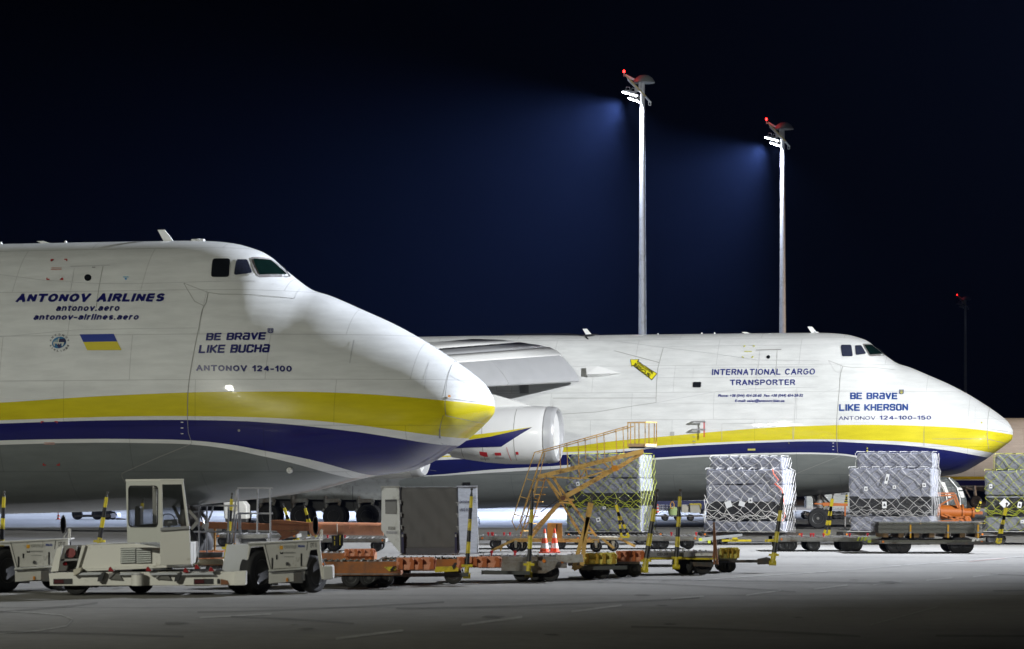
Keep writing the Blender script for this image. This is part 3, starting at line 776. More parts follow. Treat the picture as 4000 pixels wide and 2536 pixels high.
# rescue cut-out corners, porthole, small print
rd = mat('mark_red', (.45,.02,.02), .5)
def corners(root, P, cs, m_, L_=12, t=4):
    for (x, y, sx, sy) in cs:
        p = [(x,y),(x+sx*L_,y),(x+sx*L_,y+sy*t),(x+sx*t,y+sy*t),(x+sx*t,y+sy*L_*.7),(x,y+sy*L_*.7)]
        surf_mesh('cut_out_mark', P, p, [tuple(range(6))], m_, root)
corners(A1, P1, [(198,1014,1,1),(263,1013,-1,1),(182,1095,1,-1),(247,1095,-1,-1),(160,1645,1,1),(226,1645,-1,1),(168,1818,1,-1),(234,1818,-1,-1)], rd)
for (x0,x1,y0,y1) in ((200,241,1047,1050),(199,241,1053,1056),(174,214,1728,1731),(173,215,1733,1736)): surf_mesh('small_print', P1, [(x0,y0),(x1,y0),(x1,y1),(x0,y1)], [(0,1,2,3)], mat('small_print_red', (.5,.28,.24), .5), A1)
p = ell(343.4, 1086, 13.5, 13, tilt=0); surf_mesh('porthole', P1, p, [tuple(range(len(p)))], glassd, A1, off=.02)
p = ell(492, 1091, 4, 3.6, tilt=0); surf_mesh('blue_dot', P1, p, [tuple(range(len(p)))], mat('dot_blue', (.02,.25,.6), .5), A1)
surf_mesh('blue_dot', P1, [(481,1081),(503,1081),(503,1086),(481,1086)], [(0,1,2,3)], mat('dot_blue_pale', (.3,.48,.6), .5), A1)
surf_mesh('small_print', P1, [(360,1044),(373,1044),(373,1048),(360,1048)], [(0,1,2,3)], seam_m, A1)
p = ell(1754, 1549, 5.5, 5, tilt=0); surf_mesh('hazard_sign', P1, p, [tuple(range(len(p)))], mat('hazard_amber', (.8,.3,.02), .5), A1)
for (x, y) in ((712,1650),(712,1672),(712,1694)): surf_mesh('static_port', P1, [(x-5,y-1.6),(x+5,y-1.6),(x+5,y+1.6),(x-5,y+1.6)], [(0,1,2,3)], cwhite, A1)
p = ell(934,1682,5,5,tilt=0); surf_mesh('static_port', P1, p, [tuple(range(len(p)))], seam_m, A1)
def probe(root, P, px, py, s_=1.0):
    d, z = P.sol(px, py); a = onsurf(d, z, 0); b_ = onsurf(d, z, .22*s_)+Vector((.1*s_,0,0)); c_ = b_+Vector((.45*s_,0,0))
    q = MB(); q.tube([a, b_, c_], .035*s_, 8); q.build('pitot_probe', alu, root, True, local=True)
    q = MB(); q.bar(c_-Vector((.06,0,0)), c_-Vector((.06,0,.28*s_)), .06, .03); q.build('probe_ribbon', red, root, local=True)
q = MB(); d, z = P1.sol(1133, 1836); q.lathe([(0,-.16),(.09,-.1),(.1,0)], onsurf(d, z, .02), 'y', 14); q.build('sensor_dome', cwhite, A1, True, local=True)
blade(A1, 11.15, .40); blade(A1, 15.4, .1)
for d_, r_ in ((9.95,.16),(14.6,.05),(16.9,.06),(17.5,.06)):
    q = MB(); q.lathe([(r_,0),(r_*.9,.05),(r_*.4,.09),(0,.095)], (-d_, 0, ZT(d_)-.02), 'z', 16); q.build('top_fairing', wing_w, A1, True, local=True)
q = MB(); q.box(-10.2,-9.75,-.08,.08,ZT(9.95)-.03,ZT(9.95)+.06); q.build('top_fairing', wing_w, A1, local=True, bevel=.03)
nose_gear(A1, 10.3, 2)
wing(A1, -1); engine(A1, 21.9, 12.6, 4.87, marks=False)

# ---- second aircraft
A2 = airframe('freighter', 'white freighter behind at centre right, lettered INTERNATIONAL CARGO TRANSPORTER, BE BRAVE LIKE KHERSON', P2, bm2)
windows(A2, P2)
seams(A2, P2, [
 ([(3292,1432),(3283,1462),(3280,1512),(3270,1620),(3269,1720)], 1.8, seam_m), ([(3269,1720),(3272,1765),(3280,1782),(3110,1850)], 1.3, seam_m),
 ([(3236,1409),(3261,1450),(3285,1461)], 1.3, seam_l), ([(3236,1409),(3292,1431),(3330,1437),(3400,1435),(3494,1445)], 1.2, seam_m), ([(3494,1445),(3505,1419)], 1.2, seam_l),
 ([(3867,1590),(3858,1640),(3856,1700),(3865,1768)], 1.5, seam_m), ([(3856,1715),(3940,1735)], 1.5, seam_m), ([(3640,1715),(3856,1715)], 1.2, seam_m), ([(3609,1674),(3609,1742)], 1.2, seam_m),
 ([(3858,1676),(3937,1687)], 1.2, seam_m), ([(3862,1622),(3940,1664)], 1, seam_l), ([(3810,1590),(3808,1657)], 1, seam_l),
 ([(2400,1371),(2575,1417)], 2.0, seam_m), ([(2591,1360),(2570,1440),(2563,1555),(2563,1573)], 1.6, seam_m), ([(2050,1355),(2230,1362),(2400,1372)], 1.4, seam_m),
 ([(2563,1555),(2160,1556),(2160,1618)], 1.6, seam_m), ([(2563,1573),(2450,1590),(2330,1610),(2160,1620)], 1.5, seam_m),
 ([(2400,1333),(2591,1358),(2770,1380),(2960,1407),(3200,1410)], 1.6, seam_l), ([(2620,1354),(2900,1350),(3190,1348)], 1.1, seam_l),
 ([(2580,1440),(2960,1436),(3195,1434)], 1.2, seam_l), ([(2570,1476),(2900,1475),(3196,1471)], 1.4, seam_l), ([(3030,1434),(3200,1434)], 1.2, seam_l),
 ([(2561,1575),(2690,1550),(2800,1530),(2950,1518),(3195,1513)], 1.6, seam_l), ([(2561,1578),(3100,1575)], 1, seam_l),
 ([(2969,1369),(2965,1410),(2960,1468)], 1.2, seam_l), ([(3036,1369),(3034,1412),(3028,1470)], 1.2, seam_m), ([(2953,1368),(3052,1366)], 3, seam_m),
 ([(2820,1655),(2820,1722)], 1, seam_l), ([(2822,1654),(3095,1653),(3098,1720)], 1.2, seam_l), ([(3112,1513),(3100,1720)], 1.2, seam_l), ([(2710,1440),(2706,1476)], 1, seam_l),
 ([(3200,1540),(3276,1513)], 1, seam_l), ([(2100,1620),(2100,1700)], 1, seam_l),
])
t2 = mat('livery_letters_blue', (.02,.03,.20), .4, var=.03)
surf_text('livery_letters', P2, stroke_mesh('INTERNATIONAL CARGO', 1.25, .08), 2781, 3184, 1441, 1466, t2, A2, slope=-2)
surf_text('livery_letters', P2, stroke_mesh('TRANSPORTER', 1.3), 2852, 3107, 1483, 1506, t2, A2, slope=-1)
surf_text('livery_letters', P2, text_mesh('Phone: +38 (044) 454-28-60  Fax: +38 (044) 454-28-52', .03, .2, 1.05), 2805, 3137, 1540, 1554, t2, A2, slope=-1, maxe=.4)
surf_text('livery_letters', P2, text_mesh('E-mail: sales@antonov.kiev.ua', .03, .2, 1.05), 2871, 3065, 1560, 1574, t2, A2, maxe=.4)
surf_text('livery_letters', P2, stencil_mesh('BE BRaVE'), 3321, 3505, 1534, 1561, blueink, A2, slope=1)
surf_text('livery_letters', P2, stencil_mesh('LIKE KHERSON'), 3278, 3548, 1578, 1606, blueink, A2, slope=-1)
surf_text('livery_letters', P2, stroke_mesh('ANTONOV', .7), 3277, 3420, 1626, 1641, t2, A2, slope=-1)
surf_text('livery_letters', P2, stroke_mesh('124-100-150', 1.3), 3435, 3637, 1624, 1640, t2, A2)
shield(A2, P2, 3512, 1523, 3530, 1542, mat('emblem_navy2', (.01,.04,.2), .4), mat('emblem_gold', (.6,.55,.08), .4))
c24 = lambda pts: [(2400+x/2.545, 1250+y/2.545) for x, y in pts]
p = c24([(158,395),(250,392),(236,416),(428,535),(373,602),(188,460),(170,466)])
surf_mesh('rescue_arrow', P2, p, [tuple(range(7))], blackp, A2, off=.015)
p = c24([(164,400),(240,397),(226,417),(420,538),(371,595),(188,453),(173,457)])
surf_mesh('rescue_arrow', P2, p, [tuple(range(7))], mat('arrow_yellow', (.8,.72,.02), .45), A2, off=.03)
for txt, q0, q1, hh in (('СПАСЕНИЕ', (222,436), (382,546), 30), ('RESCUE', (196,462), (352,578), 34)):
    vs, fs = text_mesh(txt, .03); a = np.array(q0, float); b_ = np.array(q1, float); dv = (b_-a); up = np.array((.35, -.94))*hh
    surf_mesh('rescue_lettering', P2, c24([tuple(a+dv*v[0]+up*v[1]) for v in vs]), fs, blackp, A2, off=.045)
corners(A2, P2, [(2905,1351,1,1),(2948,1351,-1,1),(2899,1398,1,-1),(2943,1398,-1,-1)], mat('mark_yellow', (.6,.6,.05), .5), 8, 2.6)
surf_mesh('small_print', P2, [(2908,1372),(2937,1372),(2937,1376),(2908,1376)], [(0,1,2,3)], mat('print_yellow', (.55,.55,.2), .5), A2)
surf_mesh('small_print', P2, [(2921,1753),(2951,1753),(2951,1760),(2921,1760)], [(0,1,2,3)], mat('print_gold', (.45,.42,.1), .5, var=.8, vscale=30), A2)
p = ell(3001.5,1395.5,7.2,7,tilt=0); surf_mesh('porthole', P2, p, [tuple(range(len(p)))], glassd, A2)
p = rrect([(2707,1493),(2739,1493),(2738,1514),(2706,1514)], .2); surf_mesh('cabin_window', P2, grow(p, 1.15), [tuple(range(len(p)))], seam_l, A2, off=.012); surf_mesh('cabin_window', P2, p, [tuple(range(len(p)))], glassd, A2, off=.025)
p = rrect([(2618,1687),(2634,1687),(2634,1702),(2618,1702)], .1); surf_mesh('static_panel', P2, p, [tuple(range(len(p)))], alu, A2)
p = rrect([(2251,1411),(2279,1411),(2279,1423),(2251,1423)], .3); surf_mesh('cabin_window', P2, p, [tuple(range(len(p)))], glassd, A2)
ring = rrect([(2288,1338),(2345,1338),(2345,1357),(2288,1357)], .25); n_ = len(ring); rin = grow(ring, .86)
surf_mesh('hatch_outline', P2, ring+rin, [(i, (i+1) % n_, n_+(i+1) % n_, n_+i) for i in range(n_)], mat('outline_blue', (.02,.04,.3), .4), A2, off=.02)
for (x, y, r_) in ((3388,1761,3.5),(3388,1751,2.5),(3834,1652,3.2),(3082,1731,1.6)):
    p = ell(x, y, r_, r_, 12, 0); surf_mesh('round_placard', P2, p, [tuple(range(len(p)))], mat('placard_lime', (.55,.55,.05), .5), A2)
for (x, y) in ((3255,1731),(3255,1744),(3255,1757)): surf_mesh('static_port', P2, [(x-3,y-1),(x+3,y-1),(x+3,y+1),(x-3,y+1)], [(0,1,2,3)], cwhite, A2)
for (x, y) in ((2712,1707),(2712,1724),(2712,1734)): surf_mesh('static_port', P2, [(x-6,y-1.5),(x+5,y-1.5),(x+5,y+1.5),(x-6,y+1.5)], [(0,1,2,3)], seam_m, A2)
probe(A2, P2, 2702, 1650, 1.4); probe(A2, P2, 2702, 1680, 1.4)
# louvred vent and scoop under the wing root
for i in range(8): surf_mesh('vent_slot', P2, [(2031+i*4.4,1500),(2033.4+i*4.4,1500),(2033.4+i*4.4,1537),(2031+i*4.4,1537)], [(0,1,2,3)], blackp, A2)
surf_line('panel_seam', P2, [(1940,1505),(1940,1528),(2028,1528),(2028,1502)], 1.6, seam_m, A2)
q = MB(); P_ = [P2.sol(2293,1446), P2.sol(2340,1444), P2.sol(2425,1462), P2.sol(2340,1474), P2.sol(2296,1476)]
v = [onsurf(a, b_, .05) for a, b_ in P_]+[onsurf(a, b_, o_+.1) for (a, b_), o_ in zip(P_, (.26,.24,.01,.24,.26))]
q.add(v, [(0,1,6,5),(1,2,7,6),(2,3,8,7),(3,4,9,8),(5,6,7,8,9)]); q.build('air_scoop', wing_w, A2, local=True)
# wing root fairing: the gloved shoulder the wing grows out of
q = MB(); vs = []; fs = []
prof = [(20.6,.0,9.9),(21.3,.02,9.9),(22.2,.10,9.9),(23.2,.22,9.9),(24.5,.34,9.9),(26,.42,9.9),(30,.42,9.9),(36,.3,9.9)]
zs = [7.7,8.1,8.6,9.1,9.5,9.85,10.1,10.3,10.42]; fz = [0,.35,.75,1,1,.95,.75,.45,.2]
for (d_, o_, _) in prof:
    for z_, f_ in zip(zs, fz):
        vs.append(onsurf(d_, z_, max(.004, o_*f_) if z_ > 7.8 else -.05))
k_ = len(zs)
for i in range(len(prof)-1):
    for j in range(k_-1): fs.append((i*k_+j, (i+1)*k_+j, (i+1)*k_+j+1, i*k_+j+1))
q.add(vs, fs); q.build('wing_root_fairing', bm2, A2, True, local=True)
# gear fairing and its doors
q = MB(); 
fair = [(30.5,.0,1.0,3.1),(32.0,.12,.95,3.3),(33.5,.35,.9,3.4),(36,.5,.9,3.4),(43,.6,.95,3.4),(46,.1,1.2,3.1)]
vs = []; fs = []
for d_, o_, zl, zh in fair:
    for t in range(7):
        z_ = zl+(zh-zl)*t/6; oo = o_*math.sin(math.pi*min(1, .25+t/6*.75))
        vs.append((-d_, -(hw(d_, max(z_, 1.9))+oo), z_+.62 if t == 0 else z_+.62*(1-t/6)))
for i in range(len(fair)-1):
    for j in range(6): fs.append((i*7+j, (i+1)*7+j, (i+1)*7+j+1, i*7+j+1))
q.add(vs, fs); q.build('gear_fairing', mat('fairing_grey', (.20,.21,.21), .5, dirt=(.1,.1,.1), damt=.25), A2, True, local=True)
surf_mesh('cabin_window', P2, rrect([(1807,1884),(1838,1884),(1838,1898),(1808,1898)], .15), [tuple(range(20))], blackp, A2)
for i, x in enumerate((1392, 1520)): surf_line('panel_seam', P2, [(x,1875),(x,1940)], 1.8, blackp, A2, off=.75)
nose_gear(A2, 10.2, 2)
main_gear(A2, [34.4+1.87*i for i in range(5)])
q = MB(); q.box(-44.5, -33.0, -2.4, -2.3, .9, 2.2); q.build('gear_bay', blackp, A2, local=True)
wing(A2, -1); wing(A2, 1)
engine(A2, 21.9, 12.6, 4.87); engine(A2, 26.4, 21.9, 4.15, marks=False)
blade(A2, 10.65, .36); blade(A2, 22.95, .38); blade(A2, 14.2, .1)
q = MB(); q.tube([(-22.3,-.4,10.52),(-23.0,-.9,10.45),(-23.9,-.6,10.55),(-27.4,-.5,10.56)], .035); q.tube([(-22.6,-1.3,10.2),(-22.8,-1.0,10.38),(-22.4,-.6,10.48)], .05); q.build('safety_rope', blackp, A2, True, local=True)
for d_, r_ in ((10.4,.14),(15.9,.05),(16.6,.05),(19,.05)):
    q = MB(); q.lathe([(r_,0),(r_*.9,.05),(r_*.4,.09),(0,.095)], (-d_, 0, ZT(d_)-.02), 'z', 16); q.build('top_fairing', wing_w, A2, True, local=True)

# ---- third aircraft, far right, warm-lit
Y3 = 262.0
B3 = thing('far_freighter', 'pinkish lit freighter flank far right behind, with thin yellow and navy stripes', 'cargo plane', (49, Y3, 0), R(-4))
q = MB(); vs = []; fs = []; n = 36
xs = [-24,-20,-14,-8,0,10,20,26]; rad = [(.3,1.2,7.4),(1.2,1.6,6.6),(2.4,2.6,5.6),(3.2,3.3,4.95),(3.5,3.55,4.7),(3.5,3.55,4.7),(3.5,3.55,4.7),(3.3,3.4,4.6)]
for x, (ry, rz_, zc) in zip(xs, rad):
    for i in range(n): t = 2*math.pi*i/n; vs.append((x, ry*math.cos(t), zc+rz_*math.sin(t)))
for i in range(len(xs)-1):
    for j in range(n): fs.append((i*n+j, (i+1)*n+j, (i+1)*n+(j+1) % n, i*n+(j+1) % n))
fs += [tuple(range(n)), tuple(range((len(xs)-1)*n, len(xs)*n))]
q.add(vs, fs)
def m3():
    z = lambda v: [(0, v), (60, v)]
    return band_mat('far_livery', [z(2.86), z(2.58), z(2.50), z(2.02), z(1.92)], (.66,.50,.02), (.016,.016,.16), (.20,.18,.16), .5)
q.build('fuselage', m3(), B3, True, local=True)

# tyre marks and stains on the apron
tyre_m = mat('tyre_rubber_trace', (.10,.10,.095), .8, alpha=.30)
stain_m = mat('oil_stain', (.05,.05,.045), .6, alpha=.35)
random.seed(3)
for i in range(16):
    x0 = random.uniform(-300, 4200); y0 = random.choice([random.uniform(2190, 2330), random.uniform(2330, 2500)]); dx = random.uniform(400, 1300); dy = random.uniform(-45, 45)
    pts = [(x0+dx*t/8, y0+dy*(t/8)**1.5) for t in range(9)]
    if min(p[1] for p in pts) < 2150: continue
    gq('tyre_mark', pts, 3.2+(y0-2150)*.014, tyre_m, .010+.0006*i)
for i in range(22):
    px = random.uniform(0, 4000); py = random.uniform(2170, 2510); Y = YG(py); a_ = random.uniform(.06, .28); q = MB()
    q.add([(XP(px, Y)+a_*math.cos(t)*random.uniform(.7, 1.2), Y+a_*2.0*math.sin(t)*random.uniform(.7, 1.2), .022+.0004*i) for t in [2*math.pi*k_/12 for k_ in range(12)]], [tuple(range(12))]); q.build('oil_stain', stain_m, kind='structure')
from mathutils import noise as mn
# ================================================================ FLOODLIGHT MASTS
mastm = mat('mast_steel', (.42,.43,.45), .5, .2, var=.08, dirt=(.3,.3,.3), damt=.2)
lampg = mat('lamp_glow', (1,1,1), .5, emit=(.92,.96,1), estr=60)
redg = mat('obstruction_red', (1,.02,.02), .5, emit=(1,.012,.01), estr=22)
redg2 = mat('obstruction_red_dim', (1,.05,.05), .5, emit=(1,.012,.01), estr=8)
deadlamp = mat('lamp_off', (.3,.3,.3), .3)
brass = mat('mast_frame_ochre', (.35,.28,.12), .5)
domem = mat('mast_cap', (.16,.17,.16), .5)
def mast(M, label, lit=True, rl=True, mir=1):
    r = thing('floodlight_mast', label, 'light mast', (M[0], M[1], 0), 0, 'floodlight masts of the apron')
    q = MB(); q.cyl((0,0,0), (0,0,33.0), .40, .17, 16); o = q.build('pole', mastm, r, True, local=True)
    q = MB()
    for z in (1.2, 12.9): q.cyl((0,0,z), (0,0,z+.12), .40-.007*z+.02, n=16)
    q.box(-.06,.06,-.43,-.36,8.6,9.0); q.build('pole_collar', grey, o, local=True)
    q = MB(); q.lathe([(0,.62),(.35,.56),(.62,.38),(.80,.12),(.84,0),(.78,.02),(.55,.05),(0,.06)], (.12,0,33.0), 'z', 24); q.build('mast_cap', domem, r, True, local=True)
    q = MB(); q.bar((-1.35,-.5,33.55),(.22,-.5,31.9),.13,.1); q.build('frame_beam', brass, r, local=True)
    q = MB(); q.bar((-1.1,.5,33.3),(.68,.5,31.55),.16,.1); q.bar((-1.2,-.5,33.4),(-1.0,.5,33.2),.1); q.bar((.2,-.5,31.9),(.5,.5,31.75),.1)
    q.bar((.5,.5,31.7),(.5,.5,31.35),.05); q.bar((.66,.5,31.6),(.66,.5,31.35),.05); q.bar((.5,.5,31.35),(.66,.5,31.35),.05)
    q.build('frame_beam', mastm, r, local=True)
    q = MB(); q.bar((-1.3,.1,33.6),(-.35,.1,33.1),.12,.16); q.box(-.3,-.15,-.2,.1,32.5,33.1); q.box(-.6,-.2,-.3,.3,32.35,32.6); q.build('winch_bracket', mastm, r, local=True)
    for (x, z, l) in ((-1.15,32.25,.8),(-.72,32.16,.6),(-.80,31.78,.62),(-.48,31.70,.4)):
        h = MB(); h.prism([(x-l*.5,-.25,z+.08),(x+l*.5,-.25,z-.14),(x+l*.5,-.25,z-.05),(x+l*.1,-.25,z+.16),(x-l*.3,-.25,z+.17)], (0,.5,0)); ho = h.build('floodlight', mastm, r, local=True)
        h = MB(); h.prism([(x-l*.5,-.24,z+.05),(x+l*.5,-.24,z-.18),(x+l*.5,-.24,z-.195),(x-l*.5,-.24,z+.035)], (0,.48,0)); h.build('lamp_glass', lampg if lit else deadlamp, ho, local=True)
        h = MB(); h.tube([(x-.15,-.27,z+.1),(x-.1,-.27,z+.4),(x+.15,-.27,z+.38),(x+.22,-.27,z+.05)], .025); h.build('yoke', mastm, ho, local=True)
    q = MB(); q.lathe([(0,-.1),(.08,-.06),(.09,.04),(.05,.1),(0,.12)], (-1.42,-.1,33.86), 'z', 12); q.build('obstruction_lamp', redg if lit else redg2, r, True, local=True)
    q = MB(); q.cyl((-1.42,-.1,33.45),(-1.42,-.1,33.78),.03); q.build('lamp_stem', mastm, r, local=True)
    if rl:
        l = bpy.data.lights.new('obstruction_light', 'POINT'); l.energy = 45 if lit else 8; l.color = (1,.03,.02); l.shadow_soft_size = .15
        lo = bpy.data.objects.new('obstruction_light', l); COL.objects.link(lo); lo.location = (M[0]-1.42, M[1]-.3, 34.1)
    return r
mast(M1, 'tallest brightly lit floodlight mast with red lamp, above the engine side')
mast(M2, 'lit floodlight mast to the right, above the flight deck side')
mast(M3, 'dark unlit floodlight mast at the far right with small red lamp', lit=False)
for M_, l_ in ((M4,'floodlight mast outside the picture, on the near right of the apron'),(M5,'floodlight mast outside the picture, behind the viewer on the left'),
               (M6,'floodlight mast outside the picture, right beside the freighters'),(M7,'floodlight mast outside the picture with warm lamps, far right')):
    mast(M_, l_, rl=False)

# ================================================================ DOLLIES
roll_m = mat('roller_steel', (.5,.5,.49), .35, .7, var=.3, vscale=6)
yb = [yellow, blackp]
def towbar(root, a, b, Y, r=.045, nb=7, tip=True, r2=None, mats=None, foot=True, Yb=None):
    """raised towbar from foot b (photo px) to tip a, banded yellow and black"""
    A = W(a[0], a[1], Y); B = W(b[0], b[1], Yb or Y); q = MB(); r2 = r2 or r*1.5
    for i in range(nb):
        q.cur = i % 2; t0 = i/nb; t1 = (i+1)/nb
        q.cyl(B.lerp(A, t0*.92), B.lerp(A, t1*.92), r2+(r-r2)*t0, r2+(r-r2)*t1, 10)
    o = q.build('towbar', mats or yb, root, True)
    if tip:
        q = MB(); q.cyl(B.lerp(A, .92), B.lerp(A, .97), r*.9, r*.5, 8); q.cyl(B.lerp(A, .95), A, r*.38, r*.38, 8); q.lathe([(r*.3,-.02),(r*.8,-.02),(r*.8,.02),(r*.3,.02)], A, 'y', 10)
        q.build('towing_eye', dkgrey, o, True)
    if foot:
        q = MB(); d = (A-B).normalized(); c = B+d*.12*(A-B).length
        q.box(c.x-.14, c.x+.14, c.y-.06, c.y+.06, c.z-.03, c.z+.03); q.cyl(B-Vector((.1,0,0)), B+Vector((.1,0,0)), .07); q.build('towbar_hinge', yellow if mats is None else rust, o)
    return o
def towfork(root, a, b1, b2, Y, r=.04, mats=None, nb=6):
    A = W(a[0], a[1], Y); q = MB()
    J = [W(b_[0], b_[1], Y) for b_ in (b1, b2)]
    M_ = A.lerp((J[0]+J[1])/2, .3)
    q.cur = 0; q.bar(A.lerp(M_, .35), M_, r*2.4, r*2)
    for B in J:
        for i in range(nb):
            q.cur = (i+1) % 2; q.bar(M_.lerp(B, i/nb), M_.lerp(B, (i+1)/nb), r*1.8, r*1.8)
    q.cur = 0; q.bar(M_.lerp(J[0], .45), M_.lerp(J[1], .45), r*1.6); q.bar(J[0], J[1], r*1.5)
    o = q.build('towbar', mats or yb, root)
    q = MB(); q.cyl(A, A.lerp(M_, .4), r*.4, r*.5, 8); q.lathe([(r*.3,-.02),(r*.9,-.02),(r*.9,.02),(r*.3,.02)], A, 'y', 10); q.build('towing_eye', dkgrey, o, True)
    return o
def rollers(root, x0, x1, y0, y1, z, mx=.16, my=.3):
    q = MB(); nx = int((x1-x0)/mx); ny = int((y1-y0)/my)
    for i in range(nx):
        for j in range(ny):
            x = x0+(i+.5)*mx; y = y0+(j+.5)*my; r = .022; h = .035+random.random()*.012
            q.add([(x-r,y-r,z),(x+r,y-r,z),(x+r,y+r,z),(x-r,y+r,z),(x,y,z+h)], [(0,1,4),(1,2,4),(2,3,4),(3,0,4)])
            if i % 3 == 0: q.bar((x, y-my*.4, z+.02), (x, y+my*.4, z+.02), .04, .04)
    return q.build('roller_bed', roll_m, root, kind='stuff', local=True)
def bracket(root, px0, px1, py0, py1, Y, body, inner):
    x0 = XP(px0, Y)-root['_o'][0]; x1 = XP(px1, Y)-root['_o'][0]; z1 = ZP(py0, Y); z0 = ZP(py1, Y); w_ = x1-x0; h = z1-z0; y = Y-root['_o'][1]
    q = MB(); q.prism([(x0,y,z0),(x1,y,z0+h*.06),(x1+.02,y,z1-h*.2),(x1-.04,y,z1),(x0,y,z1-h*.05)], (0,.05,0))
    q.box(x0+.02,x1-.01,y-.12,y,z0,z0+h*.06); q.prism([(x0+.02,y-.12,z0+h*.06),(x1-.01,y-.12,z0+h*.06),(x1-.01,y-.12,z0+h*.42),(x0+.02,y-.12,z0+h*.42)], (0,.03,0))
    o = q.build('end_bracket', body, root, local=True, bevel=.012)
    for f0 in (.04,.33,.55,.84):
        q = MB(); a = x0+w_*f0; b_ = a+w_*.125
        q.prism([(a,y-.17,z0+h*.06),(b_,y-.17,z0+h*.06),(b_,y-.17,z1-h*.22),(b_-w_*.03,y-.17,z1-h*.08),(a+w_*.02,y-.17,z1-h*.1),(a,y-.17,z1-h*.35),(a+w_*.05,y-.17,z1-h*.4)], (0,.17,0))
        q.build('hook', inner, o, local=True)
    return o
def dolly(label, px0, px1, Y, zd, bz, depth, wl, wr, body, group, ww=.16, stops=(), bed=True, twin=True, beam2=None, refl=True, name='cargo_dolly', hub=hub_m):
    xc = XP((px0+px1)/2, Y); r = thing(name, label, 'cargo dolly', (xc, Y, 0), 0, group)
    x0 = XP(px0, Y)-xc; x1 = XP(px1, Y)-xc
    q = MB(); q.box(x0, x1, 0, .10, bz, zd-.02); q.box(x0, x1, depth-.1, depth, bz, zd-.02); q.box(x0, x0+.1, .1, depth-.1, bz, zd-.02); q.box(x1-.1, x1, .1, depth-.1, bz, zd-.02)
    o = q.build('deck_frame', body, r, local=True, bevel=.01)
    q = MB()
    n = max(3, int((x1-x0)/.5))
    for i in range(1, n): xx = x0+(x1-x0)*i/n; q.box(xx-.03, xx+.03, .1, depth-.1, bz+.03, zd-.04)
    q.box(x0+.1, x1-.1, .1, depth-.1, zd-.05, zd-.025); q.build('deck_crossbeams', dkgrey, r, local=True)
    q = MB(); q.box(x0+.01, x1-.01, -.012, .0, bz+.02, bz+.05); q.build('side_rail', beam2 or grey, r, local=True)
    if bed: rollers(r, x0+.05, x1-.05, .05, depth-.05, zd-.02)
    q = MB()
    for wx in wl:
        x = XP(wx, Y)-xc; q.box(x-.05, x+.05, .25, depth-.25, wr*.8, bz+.02); q.cyl((x,.1,wr),(x,depth-.1,wr),.05)
    q.build('axle', dkgrey, r, local=True)
    for wx in wl:
        x = XP(wx, Y)-xc
        for yy in ((.12, .12+ww*1.25, depth-.14) if twin else (.12, depth-.14)): wheel('wheel', (x, yy+.05, wr), wr, ww, r, n=20, hubm=hub, rimfrac=.55)
    for s_ in stops:
        x = XP(s_, Y)-xc; q = MB(); q.box(x-.025, x+.025, .06, .14, zd, zd+.09); q.box(x-.04, x+.04, .03, .15, zd+.07, zd+.13); q.build('pallet_stop', red, r, local=True, bevel=.01)
    if refl:
        for x in (x0+.12, x1-.12):
            q = MB(); q.cyl((x, -.03, (bz+zd)/2), (x, .0, (bz+zd)/2), .04, n=12); q.build('reflector', mat('reflector_amber', (.7,.2,.02), .3), r, local=True)
    return r
G1 = 'container dollies parked in a slanting row'
orin = mat('bracket_inner', (.40,.10,.02), .5); yelb = mat('bracket_yellow', (.62,.55,.12), .5, var=.05, dirt=(.3,.28,.1), damt=.2); yelin = mat('bracket_yellow_inner', (.35,.22,.01), .5)
gbody = mat('dolly_grey', (.26,.255,.25), .5, .2, dirt=(.14,.10,.07), damt=.4)
D9 = dolly('orange container dolly half hidden behind the cab of the white transporter', 560, 884, 77.0, .68, .34, 1.6, (620,830), .21, orange, G1)
bracket(D9, 745, 884, 2150, 2190, 76.9, pink, orin)
D8 = dolly('orange dolly behind the tow beam with pale orange bracket, left of the container', 1040, 1462, 77.9, .66, .34, 1.5, (1110,1380), .21, orange, G1)
bracket(D8, 1345, 1464, 2143, 2173, 77.8, pink, orin)
D1 = dolly('orange deck dolly directly right of the white transporter', 1235, 1566, 70.0, .66, .30, 1.6, (1370,1440,1500), .24, orange, G1, stops=())
bracket(D1, 1549, 1701, 2176, 2226, 69.9, pink, orin)
D2 = dolly('orange dolly carrying the grey curtained container', 1480, 1800, 72.2, .66, .34, 1.65, (1560,1770), .24, orange, G1, stops=(1605,1642,1778,1882) if False else ())
bracket(D2, 1785, 1958, 2173, 2217, 71.6, pink, orin)
q = MB(); q.vp([(1690,2215),(1790,2212),(1790,2232),(1700,2236)], 71.9, .04); q.build('hazard_board', yellow, D2)
q = MB(); q.vp([(1765,2212),(1776,2198),(1790,2198),(1772,2225)], 71.86, .03); q.build('hazard_stripe', blackp, D2)
q = MB(); q.vp([(1500,2215),(1548,2213),(1548,2228),(1520,2232)], 69.95, .04); q.build('hazard_board', yellow, D1)
q = MB(); q.vp([(1522,2228),(1536,2212),(1546,2212),(1532,2228)], 69.9, .03); q.build('hazard_stripe', blackp, D1)
D3 = dolly('bare grey container dolly just right of the curtained container', 1868, 2215, 73.9, .68, .36, 1.6, (2040,2100,2150), .24, gbody, G1, stops=(1920,2012), hub=dkgrey)
q = MB(); q.vp([(1958,2195),(2180,2190),(2165,2222),(2130,2240),(1958,2238)], 73.7, .1); q.build('side_plate', gbody, D3)
q = MB(); q.vp([(2170,2170),(2275,2166),(2280,2196),(2215,2200),(2175,2188)], 73.6, .08); q.build('end_plate', mat('pale_steel', (.42,.42,.42), .5, .2, dirt=(.2,.15,.1), damt=.4), D3, bevel=.01)
